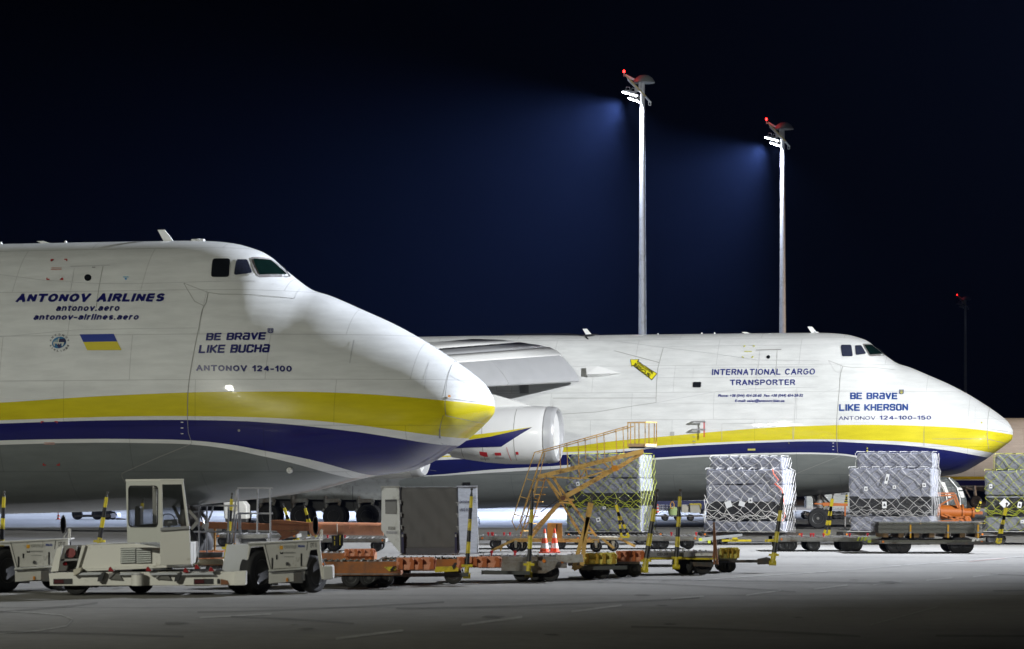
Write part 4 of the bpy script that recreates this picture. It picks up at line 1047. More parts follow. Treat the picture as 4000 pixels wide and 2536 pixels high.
q = MB(); c = W(2125, 2192, 73.66); q.cyl(c, c+Vector((0,.03,0)), .045, n=14); q.build('reflector', mat('reflector_amber', (.7,.2,.02), .3), D3)
D4 = dolly('grey container dolly with yellow end bracket, between two pale orange brackets', 2220, 2400, 75.7, .66, .36, 1.4, (2300,2350), .24, gbody, G1, hub=dkgrey)
bracket(D4, 2280, 2408, 2158, 2204, 75.6, yelb, yelin)
D5 = dolly('grey container dolly with pale orange bracket, left of dolly CD.39', 2360, 2500, 77.4, .66, .36, 1.4, (2430,2480), .22, gbody, G1, hub=dkgrey)
bracket(D5, 2406, 2517, 2150, 2194, 77.3, pink, orin)
D6 = dolly('grey container dolly numbered CD.39 with upright yellow towbars', 2500, 2800, 79.3, .66, .42, 1.5, (2678,2745), .30, gbody, G1, ww=.2, hub=dkgrey)
q = MB(); q.vp([(2530,2157),(2712,2157),(2712,2176),(2530,2176)], 79.22, .04); q.build('number_plate', mat('plate_grey', (.22,.22,.24), .5), D6)
tv, tf = text_mesh('CD.39', .03, 0, 1.1)
q = MB(); q.add([W(2566+43*v[0], 2171-11*v[1], 79.2) for v in tv], tf); q.build('number_lettering', mat('stencil_dark', (.05,.05,.055), .5), D6)
q = MB(); q.vp([(2716,2162),(2784,2162),(2784,2172),(2716,2172)], 79.2, .03); q.build('licence_plate', cwhite, D6)
q = MB(); q.vp([(2530,2178),(2800,2180),(2800,2187),(2530,2185)], 79.2, .05); q.build('yellow_strip', yellow, D6)
D7 = dolly('container dolly at the right end of the slanting row, yellow bracket, drawbar lying level', 2800, 2880, 81.2, .66, .36, 1.3, (2830,2850), .2, gbody, G1, hub=dkgrey, refl=False)
bracket(D7, 2812, 2888, 2138, 2181, 81.0, yelb, yelin)
q = MB(); q.vp([(2790,2189),(2970,2187),(2970,2198),(2790,2199)], 80.9, .12); q.vp([(2960,2184),(2998,2177),(3022,2186),(3026,2204),(2960,2206)], 80.85, .2); q.build('drawbar', dkgrey, D7, bevel=.01)
towbar(D2, (1843,1912), (1822,2250), 71.3, .042, 7); towbar(D3, (2081,1914), (2064,2245), 73.4, .045, 6)
towbar(D6, (2657,1916), (2641,2215), 79.0, .05, 7); towbar(D5, (2567,1916), (2518,2228), 77.0, .055, 6)
towbar(D7, (3058,1932), (3018,2200), 80.8, .05, 6)
towfork(D4, (2314,1935), (2240,2225), (2272,2210), 75.0, .06, [amber, amber])
for a_, b_ in (((2789,2040),(2790,2205)), ((2789,2052),(2803,2205))):
    q = MB(); q.rod([a_, b_], 78.9, .03); q.build('drawbar_rod', rust, D6, True)
q = MB(); q.vp([(2700,2195),(2790,2198),(2786,2215),(2710,2212)], 79.1, .3); q.build('axle_beam', dkgrey, D6)
# long dark chassis beams low in the row
for D_, pts, Y_ in ((D1,[(1450,2240),(1830,2238),(1830,2252),(1450,2256)],71.0),(D3,[(1880,2228),(2070,2232),(2070,2246),(1880,2244)],73.2),(D4,[(2270,2213),(2450,2210),(2450,2224),(2270,2228)],75.4),(D6,[(2500,2205),(2640,2205),(2640,2216),(2500,2216)],79.0)):
    q = MB(); q.vp(pts, Y_, .08); q.build('drawbar', mat('dark_bar', (.07,.075,.075), .5, .3), D_)
# poles behind the transporters
G2 = 'yellow and black raised towbars'
for (a_, b_, Y_, lab, fk) in (((16,1923),(6,2150),70,'low trailer hidden behind the left transporter, raised striped towbar at the picture edge',0),
                          ((419,1925),(384,2140),70,'low trailer hidden behind the engine hood, raised striped towbar leaning right',0),
                          ((560,1950),(528,2140),71,'low trailer seen through the cab window, raised yellow towbar',0),
                          ((907,1930),(886,2170),71.5,'low trailer behind the tall handrail, raised striped towbar',0)):
    t = dolly(lab, b_[0]-70, b_[0]+8, Y_, .34, .22, 1.2, (b_[0]-50, b_[0]-10), .12, grey, 'low trailers hidden behind the transporters', bed=False, twin=False, refl=False, name='low_trailer')
    towbar(t, a_, b_, Y_-.1, .042, 5)

# ---- pallet dollies, two rows
G3 = 'pallet dollies in the front line'
pale_edge = mat('deck_edge_pale', (.25,.25,.23), .5, .3, dirt=(.12,.11,.09), damt=.3)
E1 = dolly('empty pallet dolly under the orange tow beam, left of the curtained container', 1180, 1506, 104.2, .50, .34, 2.4, (1245,1300,1470), .22, pale_edge, G3, stops=(1279,1347), ww=.2)
E2 = dolly('empty pallet dolly behind the amber stairs, right of the curtained container', 1872, 2270, 107.6, .52, .34, 2.4, (1935,2000,2190), .22, pale_edge, G3, stops=(1907,1921,1925,1969,1992,2036), ww=.2)
E3 = dolly('empty pallet dolly between the first and second netted loads', 2290, 2728, 107.6, .52, .32, 2.4, (2560,2590,2690), .24, pale_edge, G3, stops=(2623,2720), ww=.2)
q = MB(); q.vp([(2728,2103),(2778,2096),(2900,2086),(2900,2094),(2800,2108),(2728,2118)], 107.4, .08); q.build('end_ramp', mat('ramp_pale', (.45,.47,.50), .5), E3)
q = MB(); q.vp([(2730,2103),(2742,2103),(2742,2113),(2730,2113)], 107.3, .05); q.vp([(2765,2112),(2776,2112),(2776,2122),(2765,2122)], 107.3, .05); q.build('warning_square', mat('lime_reflector', (.7,.8,.05), .4), E3)
q = MB(); q.vp([(2820,2108),(2935,2108),(2935,2116),(2820,2116)], 109, .06); q.vp([(2860,2100),(2880,2100),(2884,2112),(2862,2112)], 109, .06); q.build('drawbar', yellow, E3)
E4 = dolly('empty pallet dolly between the second and third netted loads', 3040, 3440, 104.6, .54, .36, 2.4, (3063,3090,3180,3310,3345), .25, pale_edge, G3, stops=(3132,3168,3178,3218,3320,3390), ww=.2)
q = MB(); q.vp([(3370,2097),(3470,2090),(3482,2084),(3482,2102),(3420,2108),(3370,2112)], 104.4, .08); q.build('end_ramp', mat('ramp_pale', (.45,.47,.50), .5), E4)
for x in (3347, 3361, 3375): q = MB(); q.vp([(x,2113),(x+6,2099),(x+12,2099),(x+6,2113)], 104.36, .03); q.build('hazard_stripe', mat('lime_reflector', (.7,.8,.05), .4), E4)
q = MB(); q.vp([(3390,2110),(3404,2110),(3404,2120),(3390,2120)], 104.3, .04); q.build('warning_square', mat('lime_reflector', (.7,.8,.05), .4), E4)
q = MB(); q.vp([(2988,2108),(3040,2106),(3040,2116),(2988,2118)], 105, .06); q.build('drawbar', yellow, E4)
towfork(E4, (3254,1932), (3219,2088), (3238,2088), 106.5, .05)
towfork(E3, (2402,1958), (2428,2098), (2457,2098), 107.3, .05)
E5 = dolly('empty pallet dolly far left behind the handrails', 840, 1160, 112, .5, .34, 2.4, (870,1120), .22, pale_edge, G3, ww=.2)
towfork(E5, (1106,1970), (1134,2110), (1166,2110), 114, .05); towfork(E1, (1188,1972), (1208,2105), (1238,2105), 108, .05)
G4 = 'loaded pallet dollies in the back line'
H = []
for i, (a, b_, lab) in enumerate(((2210,2592,'loaded dolly under the first netted cargo, yellow net'),(2742,3135,'loaded dolly under the second netted cargo, white net'),(3296,3680,'loaded dolly under the third netted cargo'),(3826,4240,'loaded dolly under the cargo cut by the right picture edge'))):
    H.append(dolly(lab, a, b_, 115.4, .50, .34, 2.6, (a+50, a+85, b_-90, b_-50), .22, dkgrey, G4, stops=[a+60, a+160, a+300], ww=.2))
EF = dolly('dolly carrying the stack of empty flat pallets', 3436, 3848, 101.8, .50, .34, 2.4, (3497,3530,3742,3775), .29, mat('olive_steel', (.12,.12,.095), .5, .2, dirt=(.06,.06,.05), damt=.3), G3, ww=.22, bed=False, hub=dkgrey)
q = MB(); q.vp([(3840,2118),(3895,2118),(3895,2128),(3700,2128),(3700,2120)], 101.6, .12); q.build('drawbar', dkgrey, EF)
towfork(EF, (3933,1968), (3893,2120), (3907,2120), 101.4, .05)
q = MB(); q.vp([(3800,2102),(3812,2102),(3806,2116),(3796,2116)], 101.7, .03); q.vp([(3815,2104),(3850,2101),(3850,2112),(3815,2114)], 101.7, .03); q.build('warning_square', cwhite, EF)

# stack of flat pallets and its straps
xs0, xs1 = XP(3434, 102.0), XP(3834, 102.0)
for i in range(9):
    z = ZP(2083, 102)+i*.046; j = random.uniform(-.02, .02)
    t = thing('flat_pallet', ['lowest flat metal pallet of the strapped stack','second flat pallet from the bottom of the stack','third flat pallet from the bottom of the stack','fourth flat pallet from the bottom of the stack','middle flat pallet of the strapped stack','fourth flat pallet from the top of the stack','third flat pallet from the top of the stack','second flat pallet from the top of the stack','topmost flat metal pallet, under the bundled yellow straps'][i], 'pallet', ((xs0+xs1)/2+j, 102.0, z), 0, 'empty flat pallets in a strapped stack')
    w_ = (xs1-xs0)/2
    q = MB(); q.box(-w_, w_, .06, 2.3, 0, .022); q.build('pallet_sheet', mat('pallet_dark', (.03,.03,.027), .6), t, local=True)
    q = MB(); q.box(-w_-.02, w_+.02, -.03, .02, .004, .020); q.box(w_-.03, w_+.03, .02, 2.3, .004, .020); q.build('edge_rail', mat('pallet_rail', (.34,.34,.30), .42, .1), t, local=True)
for k_ in range(7):
    x = xs0+.25+k_*.55; t = thing('timber_bearer', 'timber bearer under the pallet stack, '+['at its left end','second from the left','third from the left','at its middle','third from the right','second from the right','at its right end'][k_], 'timber block', (x, 102.05, ZP(2100, 102)), 0, 'timber bearers under the pallet stack')
    q = MB(); q.box(-.09, .09, 0, 2.2, 0, .155); q.build('timber', mat('old_timber', (.18,.11,.05), .8, dirt=(.05,.04,.03), damt=.3), t, local=True)
strapm = mat('ratchet_strap', (.60,.32,.02), .6)
for (px, lb) in ((3557,'left amber ratchet strap round the pallet stack'),(3704,'right amber ratchet strap round the pallet stack'),(3821,'amber ratchet strap near the right corner of the stack')):
    t = thing('ratchet_strap', lb, 'strap', (XP(px, 102), 101.9, .5), 0, 'ratchet straps round the pallet stack')
    q = MB(); q.vp([(px-3.2,2050),(px+3.2,2050),(px+2.6,2102),(px-3,2102)], 101.95, .012); q.build('webbing', strapm, t)
    q = MB(); q.vp([(px-4,2078),(px+3,2078),(px+3,2083),(px-4,2083)], 101.92, .03); q.build('buckle', chrome, t)
t = thing('strap_bundle', 'loose heap of yellow straps on the pallet stack', 'straps', (XP(3640, 102.4), 102.4, 1.0), 0)
for s0 in range(46):
    px = random.choice([random.uniform(3500, 3640), random.uniform(3680, 3810)]); Y_ = 102.2+random.random()*1.2; q = MB()
    pts = []; zz = ZP(2050, 102)
    a = random.uniform(-.5, .5)
    for i in range(6): u = i/5; pts.append((XP(px, Y_)+(u-.5)*.7, Y_+a*(u-.5)+.1*math.sin(u*7+s0), zz+.015+.05*abs(math.sin(u*5+s0))*random.random()*1.3))
    q.tube(pts, .019, 4); q.build('webbing', strapm if s0 % 3 else yellow, t, True)

# ================================================================ NETTED CARGO
def wrapmat(name, base, rough, bumpst, dark=.78):
    m = bpy.data.materials.new(name); m.use_nodes = True; n = m.node_tree; N = n.nodes; L = n.links; b = N['Principled BSDF']
    tc = N.new('ShaderNodeTexCoord'); mp = N.new('ShaderNodeMapping'); mp.inputs['Rotation'].default_value = (0, .22, 0); mp.inputs['Scale'].default_value = (.45, .45, 2.6); L.new(tc.outputs['Object'], mp.inputs[0])
    a = N.new('ShaderNodeTexNoise'); a.inputs['Scale'].default_value = 3.5; a.inputs['Detail'].default_value = 10; a.inputs['Distortion'].default_value = 2.2; L.new(mp.outputs[0], a.inputs['Vector'])
    r = N.new('ShaderNodeValToRGB'); r.color_ramp.elements[0].position = .35; r.color_ramp.elements[1].position = .68
    r.color_ramp.elements[0].color = (*[c*dark for c in base], 1); r.color_ramp.elements[1].color = (*[min(1, c*1.15) for c in base], 1); L.new(a.outputs['Fac'], r.inputs[0]); L.new(r.outputs[0], b.inputs['Base Color'])
    v = N.new('ShaderNodeTexNoise'); v.inputs['Scale'].default_value = 7; v.inputs['Detail'].default_value = 6; v.inputs['Distortion'].default_value = 2; L.new(mp.outputs[0], v.inputs['Vector'])
    bp = N.new('ShaderNodeBump'); bp.inputs['Strength'].default_value = bumpst; bp.inputs['Distance'].default_value = .06; L.new(v.outputs['Fac'], bp.inputs['Height'])
    L.new(bp.outputs[0], b.inputs['Normal']); b.inputs['Roughness'].default_value = rough; b.inputs['Coat Weight'].default_value = .6; b.inputs['Coat Roughness'].default_value = .12; L.new(bp.outputs[0], b.inputs['Coat Normal'])
    return m
wrapA = wrapmat('silver_wrap', (.225,.235,.29), .34, .6, .8); wrapB = wrapmat('black_wrap', (.012,.013,.017), .3, .8, .5); wrapC = wrapmat('clear_wrap', (.31,.33,.39), .28, .6)
wrapD = wrapmat('grey_wrap', (.17,.18,.21), .35, .4, .85)
def wrapped(root, name, x0, x1, y0, y1, z0, z1, seed, mfun, cell=.085, amp=.024, rd_=.08):
    def nz(p): return mn.noise(Vector(p)*1.3+Vector((seed*7.1,0,0)))*amp*1.6+mn.noise(Vector((p.x*2.2+p.z*1.6, p.y*3, p.z*4.5-p.x*1.4))+Vector((0,seed*3.3,0)))*amp*.8
    q = MB(); C_ = Vector(((x0+x1)/2, (y0+y1)/2, (z0+z1)/2)); Hh = Vector(((x1-x0)/2, (y1-y0)/2, (z1-z0)/2))
    def disp(p):
        l = p-C_; r = Vector([max(-(Hh[i]-rd_), min(Hh[i]-rd_, l[i])) for i in range(3)]); e = l-r
        if e.length > 1e-6: e = e.normalized()*min(e.length, rd_) if sum(abs(e[i]) > 1e-5 for i in range(3)) > 1 else e
        s_ = C_+r+e; nrm = (e.normalized() if e.length > 1e-6 else Vector((0,0,1)))
        return s_+nrm*nz(s_)
    def face(o, u, v, nu, nv, mfn):
        vs = [disp(o+u*(i/nu)+v*(j/nv)) for j in range(nv+1) for i in range(nu+1)]
        k0 = len(q.v); q.v += [tuple(a) for a in vs]
        for j in range(nv):
            for i in range(nu):
                a = j*(nu+1)+i; q.f.append((k0+a, k0+a+1, k0+a+nu+2, k0+a+nu+1))
                c = vs[a]; q.m.append(mfn(c))
    X = Vector((x1-x0,0,0)); Y_ = Vector((0,y1-y0,0)); Z = Vector((0,0,z1-z0)); nx = max(3, int((x1-x0)/cell)); ny = max(3, int((y1-y0)/(cell*1.6))); nz_ = max(3, int((z1-z0)/cell))
    O = Vector((x0,y0,z0))
    face(O, X, Z, nx, nz_, mfun); face(O+X, Y_, Z, ny, nz_, mfun); face(O+Y_+X, -X, Z, nx, nz_, mfun); face(O+Y_, -Y_, Z, ny, nz_, mfun); face(O+Z, X, Y_, nx, ny, mfun); face(O+Y_, X, -Y_, nx, ny, mfun)
    ob = q.build(name, [wrapA, wrapB, wrapC, wrapD], root, True, local=True)
    return ob
def netload(label, pxr, Yr, wid, dep_, zb, hts, seed, netm, band, front_profile, pitch=.50, grp='netted air cargo loads', labels=(), gr=0, topbulge=0):
    """front_profile: list of (z0, z1, y offset, x inset left, x inset right)"""
    rz = -R(15); r = thing('netted_cargo', label, 'air cargo', (XP(pxr, Yr), Yr, zb), rz, grp)
    def mf(c):
        if band[0]+.05*math.sin(c.x*3+seed) < c.z < band[1]+.04*math.sin(c.x*2+seed) : return 1
        if c.x > -.10 and c.z > band[1]-.1: return 2
        return gr
    q = MB(); q.box(-wid-.06, .06, -.06, dep_+.06, 0, .03); q.build('base_pallet', alu, r, local=True)
    for i, (z0, z1, yo, xl, xr) in enumerate(front_profile):
        wrapped(r, 'wrapped_block', -wid+xl, -xr, yo, dep_, z0+.03, z1+.03, seed+i*3, mf)
    Hh = front_profile[-1][1]
    def yo_(z):
        for (z0, z1, yo, xl, xr) in front_profile:
            if z <= z1: return yo, xl, xr
        return front_profile[-1][2:5]
    def fp(x, z):                   # a point of the front net sheet
        yo, xl, xr = yo_(z)
        # ease over ledges
        y = yo; 
        for (z0, z1, y2, _, _) in front_profile:
            if z1-.25 < z < z1 and z1 != Hh:
                nxt = [f for f in front_profile if abs(f[0]-z1) < 1e-4]
                if nxt: y = yo+(nxt[0][2]-yo)*0
        return Vector((max(-wid+xl-.05, min(-xr+.05, x)), y-.055-.02*mn.noise(Vector((x*2, z*2, seed))), z+.03))
    q = MB(); nseg = 5
    def jit(i, j): return Vector((mn.noise(Vector((i*.7, j*.9, seed)))*.13, mn.noise(Vector((i*.8+9, j*.7, seed)))*.10))
    nx = int(wid/pitch)+1; nz_ = int(Hh/(pitch*.92))+1
    def node(i, j):
        x = -wid+i*wid/nx+(.5*wid/nx if j % 2 else 0); z = j*Hh/(2*nz_)
        jj = jit(i, j); x += jj.x; z += jj.y if 0 < j < 2*nz_ else 0
        x = max(-wid-.02, min(.02, x)); return x, max(0, min(Hh, z))
    for j in range(2*nz_):
        for i in range(nx+1):
            a = node(i, j)
            for b_ in ((i, j+1), (i+(1 if j % 2 else -1), j+1)):
                if not (0 <= b_[0] <= nx): continue
                c = node(*b_)
                q.tube([fp(a[0]+(c[0]-a[0])*t/3, a[1]+(c[1]-a[1])*t/3) for t in range(4)], .0095, 4)
    # side sheet
    ny = int(dep_/pitch); 
    for j in range(2*nz_):
        for i in range(ny+1):
            def nd(i, j): jj = jit(i+31, j); return (i*dep_/ny+(.5*dep_/ny if j % 2 else 0)+jj.x*.7, max(0, min(Hh, j*Hh/(2*nz_)+jj.y)))
            a = nd(i, j)
            for b_ in ((i, j+1), (i+(1 if j % 2 else -1), j+1)):
                if not (0 <= b_[0] <= ny): continue
                c = nd(*b_); 
                P0 = [(a[0]+(c[0]-a[0])*t/2, a[1]+(c[1]-a[1])*t/2) for t in range(3)]
                if min(p_[0] for p_ in P0) < yo_(P0[1][1])[0]: continue
                q.tube([Vector((.06-yo_(z_)[2], y_, z_+.03)) for y_, z_ in P0], .0095, 4)
    # top sheet and the ledge sheets
    led = [(f[1], f[2], (front_profile[k_+1][2] if k_+1 < len(front_profile) else dep_), f[3], f[4]) for k_, f in enumerate(front_profile)]
    for (zt, ya, yb_, xl, xr) in led:
        if yb_-ya < .15: continue
        n_ = nx
        for i in range(n_+1):
            x = -wid+xl+i*(wid-xl-xr)/n_
            for s_ in (-1, 1):
                x2 = max(-wid+xl, min(-xr, x+s_*(wid/n_)*(yb_-ya)/.6*.5)); q.tube([(x, ya-.05, zt+.02), (x, ya+.02, zt+.085), (x2, yb_, zt+.085)], .0095, 4)
    o = q.build('cargo_net', netm, r, True, local=True)
    # girth rope and slack loops
    for k_ in range(4):
        q = MB(); z0 = band[0]+random.uniform(.05, .3); pts = []
        for i in range(28):
            x = -wid+wid*i/27; pts.append(fp(x, z0+.16*math.sin(i*.5+k_*2+seed)*math.sin(i*.21+k_)+.05*math.sin(i*1.7+k_))+Vector((0,-.02,0)))
        q.tube(pts, .011, 4); q.build('girth_rope', netm, r, True, local=True)
    lm = mat('paper_label', (.72,.73,.75), .6, var=.03); lk = mat('label_print', (.06,.06,.07), .6)
    for (x, z, w_, h_, rt) in labels:
        q = MB(); y = yo_(z)[0]-.085; c, s_ = math.cos(rt), math.sin(rt)
        def P_(a, b_): return (x+a*c-b_*s_, y-.004, z+a*s_+b_*c)
        q.add([P_(-w_/2,-h_/2), P_(w_/2,-h_/2), P_(w_/2,h_/2), P_(-w_/2,h_/2)], [(0,1,2,3)]); lo = q.build('paper_label', lm, r, local=True)
        so = lo.modifiers.new('s', 'SOLIDIFY'); so.thickness = .004
        if w_ < .2:
            q = MB(); y -= .006; q.add([P_(-w_*.25,-h_*.2), P_(w_*.3,-h_*.2), P_(w_*.2,h_*.1), P_(-w_*.1,h_*.25)], [(0,1,2,3)]); q.build('label_print', lk, lo, local=True)
    # slings at the foot corners and red tie tails
    return r
netw = mat('net_white', (.62,.61,.60), .7, var=.25, vscale=3); nety = mat('net_lime', (.30,.33,.02), .6, var=.3, vscale=3); netg = mat('net_grey', (.38,.375,.37), .7, var=.3, vscale=3)
N1 = netload('silver wrapped cargo under a lime net, behind the amber stairs', 2504, 114.6, 3.1, 2.4, .52, None, 1, nety, (.95,1.55), [(0,2.15,.0,0,0),(2.15,3.1,.06,.12,.05)], labels=((-2.6,1.95,.14,.16,.1),(-1.75,.5,.17,.17,.3),(-1.5,.98,.12,.1,.2)))
N2 = netload('silver wrapped cargo under a white net, second load from the left', 3062, 114.6, 3.2, 2.4, .52, None, 5, netw, (.42,1.18), [(0,.42,-.05,-.08,0),(.42,1.9,.0,.0,.0),(1.9,2.5,.04,.0,.03),(2.5,3.0,.55,.1,.2)], labels=((-2.25,1.12,.26,.26,.35),(-1.7,1.14,.24,.2,-.3),(-1.35,1.28,.17,.2,0),(-3.0,1.76,.1,.14,0)))
N3 = netload('tallest silver wrapped cargo under a grey net, third load from the left', 3640, 114.6, 3.36, 2.3, .52, None, 9, netg, (.62,1.35), [(0,.62,.02,.05,0),(.62,2.55,.0,0,0),(2.55,3.18,.75,.22,.05)], labels=((-1.9,1.1,.18,.26,0),(-2.65,1.75,.13,.17,0),(-1.5,1.82,.13,.13,0),(-.3,1.9,.14,.16,.1),(-1.8,2.15,.13,.4,-.25)))
N4 = netload('dark grey wrapped cargo under a lime net, cut by the right picture edge', 4175, 114.6, 3.36, 2.4, .52, None, 13, nety, (.6,1.3), [(0,.6,.03,.03,0),(.6,1.45,.0,.06,0),(1.45,2.45,-.05,0,0),(2.45,3.1,.5,.38,0)], gr=3, labels=((-2.55,1.15,.3,.32,.8),(-1.95,1.1,.16,.24,-.2),(-1.85,.42,.12,.12,0),(-3.1,1.85,.12,.16,0)))
q = MB(); q.tube([(-.45,-.1,2.55),(-.4,-.1,2.35),(-.2,-.1,2.1),(-.35,-.1,1.95),(-.05,-.12,1.7),(.02,-.08,1.2),(.05,-.08,.6),(-.05,-.1,.45)], .02, 5); q.build('tie_tail', mat('orange_strap', (.8,.12,.05), .5), N2, True, local=True)
for (x, y0_) in ((-.02,.0),(-3.22,.03)):
    q = MB()
    for k_ in range(6): q.tube([(x+random.uniform(-.05,.05), y0_-.1, 1.5-k_*.16), (x+random.uniform(-.08,.12), y0_-.12, 1.2-k_*.14), (x+random.uniform(-.05,.05), y0_-.08, .9-k_*.12)], .014, 4)
    q.build('net_gather', netw, N2, True, local=True)
# ================================================================ CURTAINED CONTAINER
AK = thing('air_container', 'grey curtained aluminium air freight container standing on an orange dolly', 'air container', (XP(1680,72.6), 72.6, .68))
ulw = mat('container_white', (.66,.67,.69), .42, .1, var=.06, dirt=(.35,.35,.35), damt=.2); curtain = mat('container_curtain', (.115,.112,.118), .65, var=.12, vscale=1.2, bump=.5, bscale=3)
def ydl(px): return 72.55+(1560-px)*.0016 if px < 1560 else 72.55
fr = lambda px: 72.5+max(0, (1560-px))*.004+max(0, (px-1786))*.010
q = MB(); q.vp([(1491,1903),(1560,1902),(1566,2160),(1555,2152),(1497,2082),(1489,2070)], fr, .5); q.build('left_panel', ulw, AK, bevel=.01)
q = MB(); q.vp([(1560,1903),(1786,1903),(1791,2164),(1566,2164)], 72.5, 1.45); q.build('container_body', ulw, AK)
q = MB(); nx = 30; vs = []; fs = []
for j in range(16):
    for i in range(nx+1):
        px = 1560+(226+5*j/15)*i/nx+ (6*j/15); py = 1903+ (2150-1903)*j/15; dd = .012*math.sin((i*1.1-j*1.9)*.55)+.008*mn.noise(Vector((i*.5, j*.4, 1)))
        vs.append(W(px, py, 72.44+dd))
for j in range(15):
    for i in range(nx): a = j*(nx+1)+i; fs.append((a, a+1, a+nx+2, a+nx+1))
q.add(vs, fs); o = q.build('curtain', curtain, AK, True); so = o.modifiers.new('s', 'SOLIDIFY'); so.thickness = .01
q = MB(); q.vp([(1574,2142),(1782,2140),(1784,2164),(1566,2166)], 72.40, .05); q.build('curtain_skirt', mat('skirt_vinyl', (.10,.10,.12), .3, var=.2, vscale=4, bump=.4), AK)
q = MB(); q.vp([(1787,1902),(1863,1901),(1867,2160),(1868,2164),(1793,2165)], fr, .1); q.build('right_panel', wrapmat('foil_panel', (.56,.58,.61), .35, .12, .9), AK)
q = MB(); q.vp([(1863,1901),(1868,2164),(1862,2164),(1858,1903)], 73.3, .7); q.build('rear_panel', ulw, AK)
for pts in ([(1487,1899),(1562,1898),(1562,1904),(1487,1905)], [(1784,1898),(1866,1897),(1866,1903),(1784,1904)], [(1793,2160),(1870,2158),(1870,2165),(1793,2167)], [(1560,2165),(1795,2165),(1795,2169),(1560,2169)]):
    q = MB(); q.vp(pts, lambda p: fr(p)-.04, .06); q.build('edge_rail', alu, AK)
for x in (1561, 1786):
    q = MB(); q.vp([(x-2,1903),(x+3,1903),(x+8,2160),(x+3,2160)], 72.38, .08); q.build('corner_post', mat('post_dark', (.05,.05,.07), .5), AK)
for (x, y) in ((1563,1958),(1565,2007),(1567,2056),(1786,1965),(1787,2010),(1788,2060)):
    q = MB(); q.vp([(x-6,y-4),(x+4,y-4),(x+4,y),(x-6,y)], 72.33, .03); q.vp([(x-1,y),(x+3,y),(x+4,y+12),(x,y+12)], 72.34, .03); q.build('buckle', chrome, AK)
for x in (1572, 1780):
    q = MB(); q.vp([(x-4,2080),(x+4,2080),(x+6,2160),(x-4,2160)], 72.31, .04); q.build('strap', mat('strap_navy', (.02,.02,.07), .5), AK)
    q = MB(); q.vp([(x-3,2088),(x+3,2088),(x+3,2098),(x-3,2098)], 72.28, .03); q.build('buckle', chrome, AK)
q = MB(); q.vp([(1504,1952),(1548,1951),(1549,2008),(1505,2007)], lambda p: fr(p)-.03, .02); q.build('document_pocket', mat('pocket_grey', (.22,.22,.23), .35), AK)
q = MB(); q.vp([(1505,1952),(1548,1951),(1548,1959),(1505,1960)], lambda p: fr(p)-.045, .01); q.build('document_pocket', mat('pocket_dark', (.08,.08,.09), .35), AK)
q = MB(); q.vp([(1516,2057),(1542,2058),(1543,2070),(1516,2069)], lambda p: fr(p)-.03, .01); q.build('data_plate', mat('plate_grey2', (.3,.3,.3), .4, var=.7, vscale=30), AK)
for y in (2076, 2081): q = MB(); q.vp([(1508,y),(1549,y+.5),(1549,y+3),(1508,y+2.5)], lambda p: fr(p)-.03, .01); q.build('small_print', mat('faded_print', (.35,.35,.42), .5, var=.8, vscale=40), AK)
for pts in ([(1489,1903),(1500,1903),(1489,1918)], [(1548,1903),(1560,1903),(1560,1914)]): q = MB(); q.vp(pts, lambda p: fr(p)-.03, .02); q.build('corner_gusset', alu, AK)
inkg = mat('container_lettering', (.10,.11,.15), .5)
def ptext(root, txt, x0, x1, yt, yb_, dep, m_, name='lettering', bold=.03, shear=0, slope=0, vert=False):
    tv, tf = text_mesh(txt, bold, shear); q = MB()
    def P_(v):
        if vert: px = x0+(x1-x0)*v[1]; py = yt+(yb_-yt)*v[0]
        else: px = x0+(x1-x0)*v[0]; py = yb_-(yb_-yt)*v[1]+slope*(v[0]-.5)
        Y = dep(px) if callable(dep) else dep
        return W(px, py, Y)
    q.add([P_(v) for v in tv], tf); return q.build(name, m_, root)
ptext(AK, 'jettainer', 1796, 1840, 1954, 1968, lambda p: fr(p)-.02, inkg)
ptext(AK, 'AKE 81234', 1799, 1846, 1985, 1997, lambda p: fr(p)-.02, inkg)
ptext(AK, 'AKE 812', 1858, 1852, 1935, 1965, lambda p: fr(p)-.02, inkg, vert=True)
q = MB(); q.rod([(1867,2018),(1872,2030),(1871,2045),(1875,2048)], 72.7, .012); q.build('pull_cord', blackp, AK)

